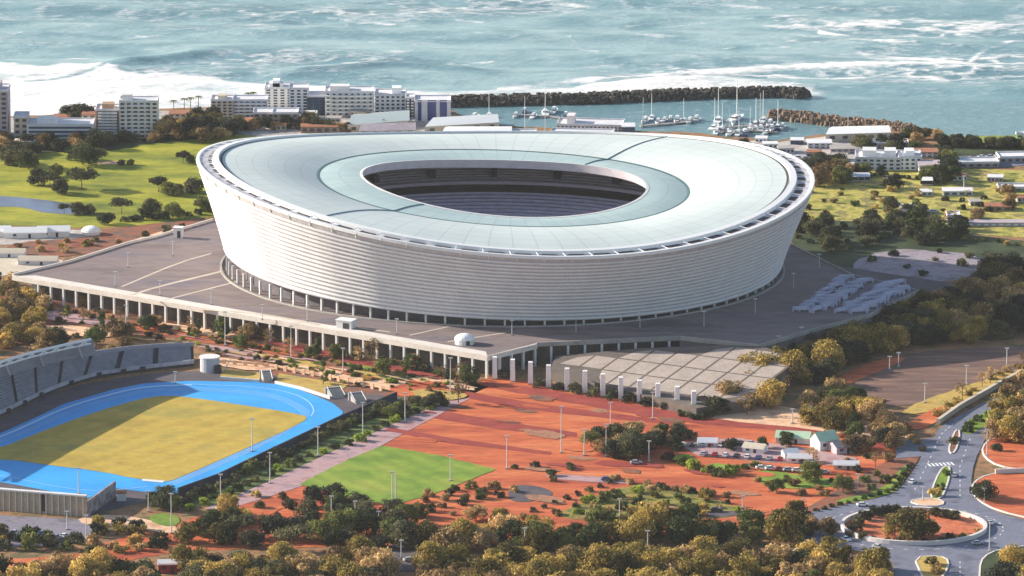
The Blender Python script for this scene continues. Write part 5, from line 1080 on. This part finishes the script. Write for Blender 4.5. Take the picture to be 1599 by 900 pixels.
# hedge along the athletics ground
rowt(pairs(285, 786, 350, 760, 440, 716, 540, 670, 600, 646), 26, ['shrub_dark', 'shrub_green', 'shrub_dark'], 'in the hedge under the boundary wall of the track', .9, 1.4, 1)
rowt(pairs(300, 796, 370, 766, 470, 722, 560, 690, 640, 650, 690, 634), 24, ['shrub_lime', 'shrub_green', 'shrub_dark'], 'along the leafy verge by the pink path', .7, 1.1, 1.5)
fill(pairs(590, 650, 630, 628, 690, 632, 620, 660), 6.5, ['green', 'dark', 'shrub_lime'], 'in the clump at the north end of the verge', .5, .8)
fill(pairs(235, 786, 262, 782, 275, 800, 245, 802), 6.5, ['green', 'dark'], 'in the clump beside the guard hut', .55, .8)
# trees in front of the podium
for k, (a, b, s) in enumerate([(10, 470, .9), (30, 492, 1.), (90, 540, 1.1), (60, 560, 1.), (20, 530, 1.), (150, 540, 1.), (130, 505, .8), (185, 530, 1.1), (232, 515, .9), (300, 520, .8), (395, 530, .8), (600, 585, .8), (690, 596, .8)]):
    put_tree(['sparse', 'brown', 'green'][k % 3], *G(a, b), s, '%s %s tree from the west on the beds below the podium' % (nth(k+1), ['thin brown', 'brownish', 'deep green'][k % 3]), 'trees on the beds below the podium')
for k, (a, b) in enumerate([(345, 530), (496, 560), (160, 520), (716, 630), (505, 600)]):
    put_tree('slim' if k != 3 else 'sparse', *G(a, b), 1.15, ['tall slim cypress like tree before the podium columns', 'slim dark tree below the white kiosk', 'slim tree below the west end of the podium', 'thin tree at the north corner of the red plaza', 'slim tree beside the grass bank'][k])
rowt(pairs(540, 556, 600, 566, 660, 580, 740, 598), 12, ['shrub_green', 'shrub_olive', 'sparse', 'shrub_green'], 'close under the podium columns below the kiosk', .8, 1.2, 1)
rowt(pairs(60, 482, 180, 502, 300, 524, 420, 548, 540, 574, 640, 592), 28, ['shrub_brown', 'shrub_olive', 'shrub_green'], 'along the planting beds', .5, .95, 3)
rowt(pairs(100, 500, 220, 520, 320, 545, 450, 572, 560, 592, 680, 606), 22, ['shrub_brown', 'shrub_lime', 'shrub_dark'], 'on the outer edge of the planting beds', .45, .8, 3)
fill(pairs(-30, 440, 20, 446, 60, 490, 60, 540, -30, 560), 9, ['olive', 'brown', 'dark'], 'at the west edge beside the podium tip', .7, 1.)
# bushes between the pylons
for k in range(11):
    a, b = (815+28.4*k, 601+4.75*k) if k else (788, 592)
    put_tree('shrub_dark', *G(a, b-1), 1.25, '%s round dark bush from the west between the white pylons' % nth(k+1), 'round bushes between the pylons', 0., 1.0)
fill(pairs(1080, 642, 1100, 632, 1140, 634, 1130, 646), 5.5, ['dark', 'shrub_dark'], 'at the east end of the pylon row', .5, .75)
fill(pairs(806, 566, 850, 550, 1040, 538, 1040, 543, 870, 556, 850, 574), 6.5, ['shrub_dark'], 'in the shade between podium and terrace', .9, 1.4)
# east woods
fill(pairs(1130, 626, 1160, 598, 1210, 588, 1250, 600, 1220, 632, 1180, 654, 1140, 650), 8.5, ['brown', 'olive', 'sparse', 'brown'], 'in the grove east of the cobbled terrace')
fill(pairs(1170, 596, 1250, 566, 1330, 540, 1350, 566, 1290, 600, 1230, 606), 9., ['olive', 'dark', 'olive', 'brown'], 'in the wood below the service yard')
fill(pairs(1290, 556, 1340, 528, 1440, 498, 1450, 532, 1370, 560, 1320, 570), 9., ['olive', 'dark', 'dark', 'olive'], 'in the wood along the bright ridge', .9, 1.4)
fill(pairs(1330, 530, 1420, 488, 1500, 474, 1600, 468, 1640, 470, 1640, 520, 1500, 536, 1400, 546), 9.3, ['olive', 'dark', 'brown', 'dark'], 'in the large wood above the dark lot', .9, 1.4)
fill(pairs(1520, 462, 1560, 440, 1640, 424, 1640, 466, 1560, 474), 9, ['olive', 'brown', 'dark'], 'on the slope at the east picture edge')
fill(pairs(1524, 434, 1560, 424, 1590, 432, 1550, 448), 7, ['dark'], 'in the dark clump by the shaded car park')
fill(pairs(1250, 640, 1310, 618, 1360, 640, 1400, 664, 1400, 690, 1330, 690, 1270, 668), 8.5, ['brown', 'olive', 'brown', 'green'], 'in the grove north of the mint gabled house', .75, 1.1)
rowt(pairs(1390, 660, 1420, 680, 1440, 704), 6, ['brown', 'shrub_brown', 'shrub_dark'], 'in the line west of the avenue head', .7, .9, 1)
fill(pairs(1556, 690, 1570, 640, 1600, 610, 1650, 590, 1650, 700, 1600, 700), 8.2, ['brown', 'olive', 'brown', 'green'], 'in the grove east of the avenue')
fill(pairs(1500, 672, 1530, 656, 1556, 644, 1540, 664, 1512, 684), 6, ['shrub_green', 'shrub_lime'], 'on the green avenue verge', .7, 1.1)
rowt(pairs(1470, 650, 1510, 620, 1560, 590, 1600, 570), 14, ['shrub_olive', 'shrub_brown', 'sparse'], 'above the cream retaining wall', .7, 1.1, 1)
fill(pairs(1560, 606, 1600, 590, 1650, 580, 1650, 600, 1600, 606), 7, ['olive', 'brown'], 'behind the retaining wall', .5, .8)
# road islands
for k, (a, b, kd, s, lab) in enumerate([(1428, 844, 'olive', 1.55, 'broad olive crowned tree in the middle of the roundabout island'), (1398, 838, 'olive', .9, 'lesser olive tree on the west side of the roundabout island'), (1455, 836, 'green', .7, 'small green tree behind the broad roundabout tree'),
        (1540, 782, 'dark', .9, 'dark round tree in the west corner of the red bed'), (1530, 776, 'shrub_dark', 1.4, 'dark shrub against the kerb of the red bed'), (1556, 706, 'shrub_dark', 1.0, 'lone dark bush in the upper red bed'),
        (1590, 890, 'olive', 1.2, 'big olive tree on the bottom east corner bed'), (1566, 912, 'dark', 1.0, 'dark tree on the bottom east corner bed'), (1622, 905, 'olive', 1.2, 'olive tree cut by the edge on the bottom east bed'),
        (1460, 776, 'shrub_olive', 1.0, 'olive shrub at the foot of the long median'), (1470, 766, 'shrub_green', .8, 'green shrub halfway up the long median'), (1478, 744, 'shrub_lime', .8, 'lime shrub at the head of the long median'),
        (1456, 884, 'shrub_olive', 1.2, 'olive shrub on the lower traffic island'), (1466, 896, 'shrub_brown', 1.2, 'brown shrub on the lower traffic island'), (1490, 694, 'shrub_dark', .9, 'dark shrub on the small upper median')]):
    put_tree(kd, *G(a, b), s, lab, None, .5)
# golf course
GT = [(130, 258, 1.2), (150, 256, 1.1), (118, 250, 1.), (30, 262, 1.1), (44, 264, 1.), (128, 296, 1.1), (96, 303, .9), (60, 290, .9), (78, 292, .8), (86, 276, .8), (248, 300, .8), (262, 304, .8), (276, 306, .7), (306, 300, .9), (236, 330, .8), (190, 334, .8), (166, 350, .8), (190, 258, .4), (204, 258, .4), (286, 254, .6), (298, 256, .5), (16, 256, 1.), (140, 334, .6), (120, 334, .7), (100, 334, .5)]
for k, (a, b, s) in enumerate(sorted(GT)):
    put_tree(['dark', 'pine', 'green'][k % 3], *G(a, b), s, '%s %s tree from the west standing on the sunny golf course' % (nth(k+1), ['dark', 'flat topped dark', 'deep green'][k % 3]), 'trees standing on the golf course')
rowt(pairs(190, 346, 230, 342, 270, 340, 335, 330), 14, ['shrub_dark', 'shrub_green', 'shrub_dark', 'green'], 'on the bank between golf course and podium', .7, 1., 2)
fill(pairs(-30, 232, 60, 228, 130, 224, 170, 224, 150, 236, 60, 242, -30, 246), 8, ['dark', 'dark', 'brown'], 'in the dark belt below the office block', .7, 1.)
fill(pairs(246, 214, 262, 198, 330, 196, 372, 204, 376, 213, 320, 222, 260, 222), 7.5, ['dark', 'dark', 'brown', 'olive'], 'in the dark grove beside the tall white slab', .75, 1.1)
rowt(pairs(-10, 222, 40, 226, 100, 226, 180, 222, 244, 222), 18, ['dark', 'brown', 'shrub_dark'], 'at the foot of the white office block', .5, .8, 2)
rowt(pairs(372, 204, 420, 202, 470, 200, 540, 206), 14, ['dark', 'shrub_dark', 'brown'], 'behind the northwest rim of the stadium', .5, .8, 2)
for k, (a, b, s) in enumerate([(106, 188, .9), (125, 192, 1.2), (481, 196, 1.), (492, 202, .8), (444, 192, .7), (574, 194, .7), (598, 200, .6), (348, 176, .5)]):
    put_tree('dark', *G(a, b), s, '%s dark tree from the west among the seafront buildings' % nth(k+1), 'trees among the seafront buildings')
# palms
PALMF = mat('palm_frond', [(.04, .07, .02), (.09, .11, .03)], 2, fine=.2)
def palm(x, y, h, lab):
    r = thing('palm_tree', lab, 'palm', (x, y, 0), random.uniform(0, 6), 'palms by the surf'); MB().tube((0, 0, 0), (.4, 0, h), .25, 6, r2=.16).obj('trunk', BARK, r); m = MB()
    for k in range(12):
        a = 2*pi*k/12; p0 = Vector((.4, 0, h)); d = Vector((cos(a), sin(a), 0)); p1 = p0+d*1.6+Vector((0, 0, .5)); p2 = p0+d*2.9-Vector((0, 0, .6)); s = Vector((-sin(a), cos(a), 0))*.35
        m.add([p0-s*.4, p0+s*.4, p1+s, p1-s, p2+s*.2, p2-s*.2], [(0, 1, 2, 3), (3, 2, 4, 5)])
    m.obj('fronds', PALMF, r)
for k, (a, b) in enumerate([(288, 175), (298, 173), (310, 171), (272, 178), (388, 166), (396, 165)]): palm(*G(a, b), 6.5, '%s palm tree from the west along the surf front' % nth(k+1))
# east side trees
fill(pairs(1262, 282, 1280, 262, 1300, 258, 1330, 270, 1330, 288, 1280, 292), 8, ['brown', 'dark', 'green'], 'in the grove against the east rim of the stadium', .7, 1.1)
fill(pairs(1340, 226, 1420, 222, 1440, 216, 1440, 232, 1420, 242, 1345, 246), 9, ['dark', 'brown', 'green'], 'behind the large white villa', .6, .9)
fill(pairs(1464, 246, 1484, 240, 1494, 270, 1492, 290, 1470, 286), 8, ['dark', 'green'], 'in the column of trees east of the villas', .7, 1.)
rowt(pairs(1470, 228, 1520, 230, 1570, 232, 1620, 232), 22, ['dark', 'green', 'dark'], 'in the dark hedge above the upper road', .45, .7, 2)
rowt(pairs(1415, 212, 1440, 210, 1480, 220, 1520, 224), 10, ['dark', 'green', 'brown'], 'on the coast strip east of the spit', .4, .6, 2)
rowt(pairs(1340, 272, 1380, 276, 1430, 280, 1470, 284), 12, ['shrub_dark', 'green', 'shrub_green'], 'under the south wall of the villas', .5, .9, 1)
fill(pairs(1250, 300, 1320, 296, 1420, 290, 1500, 300, 1600, 290, 1640, 300, 1640, 336, 1500, 330, 1380, 340, 1250, 338), 16, ['shrub_dark', 'shrub_green', 'dark', 'shrub_brown'], 'scattered over the yellow green meadow', .5, .95)
fill(pairs(1390, 340, 1440, 330, 1446, 350, 1400, 356), 7, ['dark'], 'in the dark clump round the shaded cream house', .5, .8)
fill(pairs(1470, 344, 1530, 340, 1530, 352, 1480, 356), 8, ['dark', 'brown'], 'beside the mauve pergola building', .45, .7)
fill(pairs(1420, 372, 1480, 366, 1490, 378, 1440, 384), 8, ['dark', 'green'], 'on the shaded embankment', .6, .9)
fill(pairs(1500, 310, 1640, 306, 1640, 330, 1500, 328), 11, ['green', 'brown', 'shrub_green'], 'between the cottages at the east edge', .5, .8)
rowt(pairs(1240, 262, 1200, 244, 1160, 236), 6, ['shrub_dark', 'dark'], 'behind the northeast rim of the stadium', .5, .8, 1)
rowt(pairs(1496, 372, 1540, 378, 1600, 384), 8, ['shrub_olive', 'olive', 'shrub_green'], 'on the lit strip below the pergola', .5, .8, 2)

fill(pairs(1240, 352, 1330, 350, 1420, 356, 1400, 372, 1320, 396, 1250, 384), 9, ['shrub_dark', 'shrub_green', 'dark'], 'low on the shaded embankment beside the stadium', .6, 1.1)

for k, (a, b) in enumerate([(1340, 820), (1352, 812), (1366, 807), (1382, 804), (1398, 803), (1462, 806), (1478, 808), (1492, 811), (1336, 830)]):
    put_tree('shrub_dark', *G(a, b+2), 1.15, '%s dark shrub from the west inside the back of the roundabout wall' % nth(k+1), 'shrubs inside the roundabout wall', .5)
fill(pairs(1230, 560, 1290, 540, 1400, 500, 1450, 480, 1440, 500, 1330, 536, 1250, 570), 8.5, ['olive', 'dark', 'olive'], 'close under the east wall of the podium', .8, 1.15)
fill(pairs(1340, 408, 1400, 396, 1500, 392, 1530, 400, 1520, 424, 1440, 436), 15, ['shrub_dark', 'shrub_green'], 'dotted over the shaded car park', .6, 1.1)
fill(pairs(1330, 345, 1480, 352, 1520, 366, 1440, 384, 1360, 366), 10, ['dark', 'shrub_dark', 'green'], 'on the dark bank below the meadow', .6, 1.1)
fill(pairs(1280, 300, 1420, 292, 1480, 312, 1420, 330, 1300, 325), 14, ['shrub_brown', 'shrub_olive'], 'as loose gold bushes in the meadow', .6, 1.1)
fill(pairs(10, 376, 100, 378, 200, 372, 300, 348, 330, 345, 250, 366, 120, 396, 30, 396), 10, ['shrub_brown', 'shrub_dark', 'shrub_olive'], 'on the brown slope behind the podium', .7, 1.1)
fill(pairs(20, 430, 130, 452, 200, 486, 200, 560, 90, 580, 0, 520), 13, ['sparse', 'shrub_brown', 'brown', 'shrub_dark'], 'on the ground west of the planting beds', .6, 1.)

# deck lamps and benches on the podium
for k, (a, b) in enumerate(sorted([(180, 448), (250, 462), (330, 476), (410, 500), (480, 502), (620, 522), (800, 524), (900, 520), (1000, 512), (1100, 510), (1180, 490), (1240, 450), (1280, 420), (270, 400), (200, 418)])):
    pole('deck_lamp', G(a, b, POD), 6.5, '%s slim lamp from the west standing on the podium deck' % nth(k+1), .16, True, POD, 'slim lamps on the podium deck')
for k in range(1, 5):
    f = .3+.13*k
    o = ribbon('lane_line', [(x*(1-f*.12)+(250*f*.12), y*(1-f*.12)+684*f*.12) for x, y in pairs(-90, 716, 0, 683, 50, 661, 100, 637, 175, 615, 225, 604, 300, 601, 400, 606, 450, 615, 490, 634, 500, 648, 430, 692, 340, 734, 272, 762)], .22, .282+.003*k, TRACKL)
# haze
hb = MB().box(0, 0, -14, 140000, 140000, 760); bmh = hb.mesh('haze', []); ho = link('haze', bmh); ho['kind'] = 'stuff'
hm = bpy.data.materials.new('haze_air'); hm.use_nodes = True; hn = hm.node_tree; hn.nodes.remove(hn.nodes['Principled BSDF']); pv = hn.nodes.new('ShaderNodeVolumePrincipled')
pv.inputs['Color'].default_value = (.92, .95, 1, 1); pv.inputs['Density'].default_value = HAZE; pv.inputs['Anisotropy'].default_value = .3
hn.links.new(pv.outputs[0], hn.nodes['Material Output'].inputs['Volume']); bmh.materials.append(hm)

# small seafront and quay houses
HS = [(438, 204, 16, 10, CREAM, TERRA, 'cream cottage with tiled roof behind the northwest rim'), (462, 200, 20, 10, WHITE, ROOFW, 'white flat roofed cottage east of the khaki block'), (596, 202, 22, 12, PINKW, TERRA, 'mauve cottage with tiled roof north of the pale green hall'),
      (612, 194, 20, 12, WHITE2, ROOFW, 'white annex in front of the bright small windowed block'), (560, 186, 24, 12, CREAM, CONC, 'cream annex below the broad grid windowed block'), (522, 196, 22, 12, WHITE, CONC, 'white annex west of the sloping green roof'),
      (486, 186, 18, 10, GREYW, ROOFW, 'grey annex below the glass fronted block'), (640, 200, 14, 12, PINKW, CONC, 'dark roofed annex at the foot of the black tower'), (384, 200, 18, 9, CREAM, TERRA, 'tiled cottage east of the dark grove'),
      (40, 232, 34, 12, PINKW, ROOFW, 'mauve low annex before the white office block'), (1228, 240, 24, 9, GREYW, CONC, 'grey quay shed closest to the northeast rim'), (1204, 232, 22, 8, WHITE, ROOFW, 'white quay shed near the jetty foot'),
      (1246, 226, 20, 8, HULLB, ROOFW, 'navy walled quay shed with a white roof'), (1272, 246, 22, 9, PINKW, TERRA, 'mauve quay shed with a tiled roof'), (1312, 252, 24, 10, WHITE, CONC, 'white house directly west of the large villa'),
      (1190, 222, 18, 6, WHITE2, ROOFW, 'bright white boat store beside the crowded jetties'), (1420, 228, 18, 8, CREAM, TERRA, 'cream house under the coast trees'), (1500, 282, 22, 8, WHITE, TERRA, 'white tiled house below the upper road'),
      (1556, 284, 24, 8, PINKW, ROOFW, 'mauve flat roofed house below the upper road'), (1600, 316, 22, 8, WHITE, TERRA, 'white tiled cottage at the east edge of the meadow'), (1524, 322, 18, 8, CREAM, CONC, 'cream cottage in the middle of the upper meadow'), (1448, 306, 16, 7, WHITE, ROOFW, 'little white cottage west of the grey gabled one')]
for k, (x, y, w_, h_, wm, rm, lab) in enumerate(HS):
    building('cottage', x-w_/2, x+w_/2, y, h_+3, 7, 1 if h_ < 11 else 2, max(2, w_//6), wm, lab, 'house', roofm=rm, rz=random.uniform(-.15, .15))
fill(pairs(200, 500, 400, 540, 640, 590, 735, 606, 700, 620, 560, 604, 400, 572, 300, 546), 7.5, ['shrub_brown', 'shrub_dark', 'shrub_lime', 'shrub_olive'], 'scattered over the beds below the podium', .35, .75)

fill(pairs(300, 518, 740, 592, 732, 605, 560, 574, 400, 547, 300, 531), 9, ['slim', 'sparse', 'green', 'shrub_green', 'sparse'], 'screening the podium columns', .6, 1.)
fill(pairs(60, 479, 300, 519, 300, 534, 160, 510, 60, 494), 10, ['sparse', 'slim', 'brown', 'shrub_dark'], 'screening the west half of the colonnade', .6, 1.)
rowt(pairs(1066, 650, 1090, 657, 1112, 650, 1140, 640, 1168, 632), 13, ['shrub_dark', 'dark', 'shrub_green'], 'against the east wall of the cobbled terrace', .6, .9, 1)
rowt(pairs(1330, 838, 1360, 844, 1400, 848, 1450, 848, 1500, 842, 1528, 832), 12, ['shrub_olive', 'shrub_brown', 'shrub_dark'], 'along the front inside of the roundabout wall', .5, .9, .8, .45)
rp_ = random.Random(11); PM = [REDD, REDP, SOIL, mat('worn_brick_earth', [(.26, .11, .06), (.4, .19, .11), (.2, .12, .07)], 6, fine=.35)]
PP = GP(pairs(600, 692, 660, 650, 765, 592, 860, 604, 1090, 648, 1290, 668, 1400, 700, 1240, 796, 1050, 800, 860, 800, 820, 740, 776, 730))
for k in range(44):
    for _ in range(30):
        x, y = G(rp_.uniform(600, 1400), rp_.uniform(600, 800))
        if inpoly(x, y, PP): break
    if 595 < proj((x, y, 0))[0] < 780 and proj((x, y, 0))[1] > 690: continue
    a = rp_.uniform(3, 11); b = a*rp_.uniform(.3, .7); an = rp_.uniform(-.6, -.2)
    zone('worn_patch', [(x+a*cos(t)*rp_.uniform(.6, 1.1)*cos(an)-b*sin(t)*sin(an), y+a*cos(t)*sin(an)+b*sin(t)*rp_.uniform(.6, 1.1)*cos(an)) for t in [i*pi/5 for i in range(10)]], .215+.0035*k if k < 30 else .33+.004*(k-30), PM[k % 4], smooth=1, amp=.5, step=1.5, world=True)
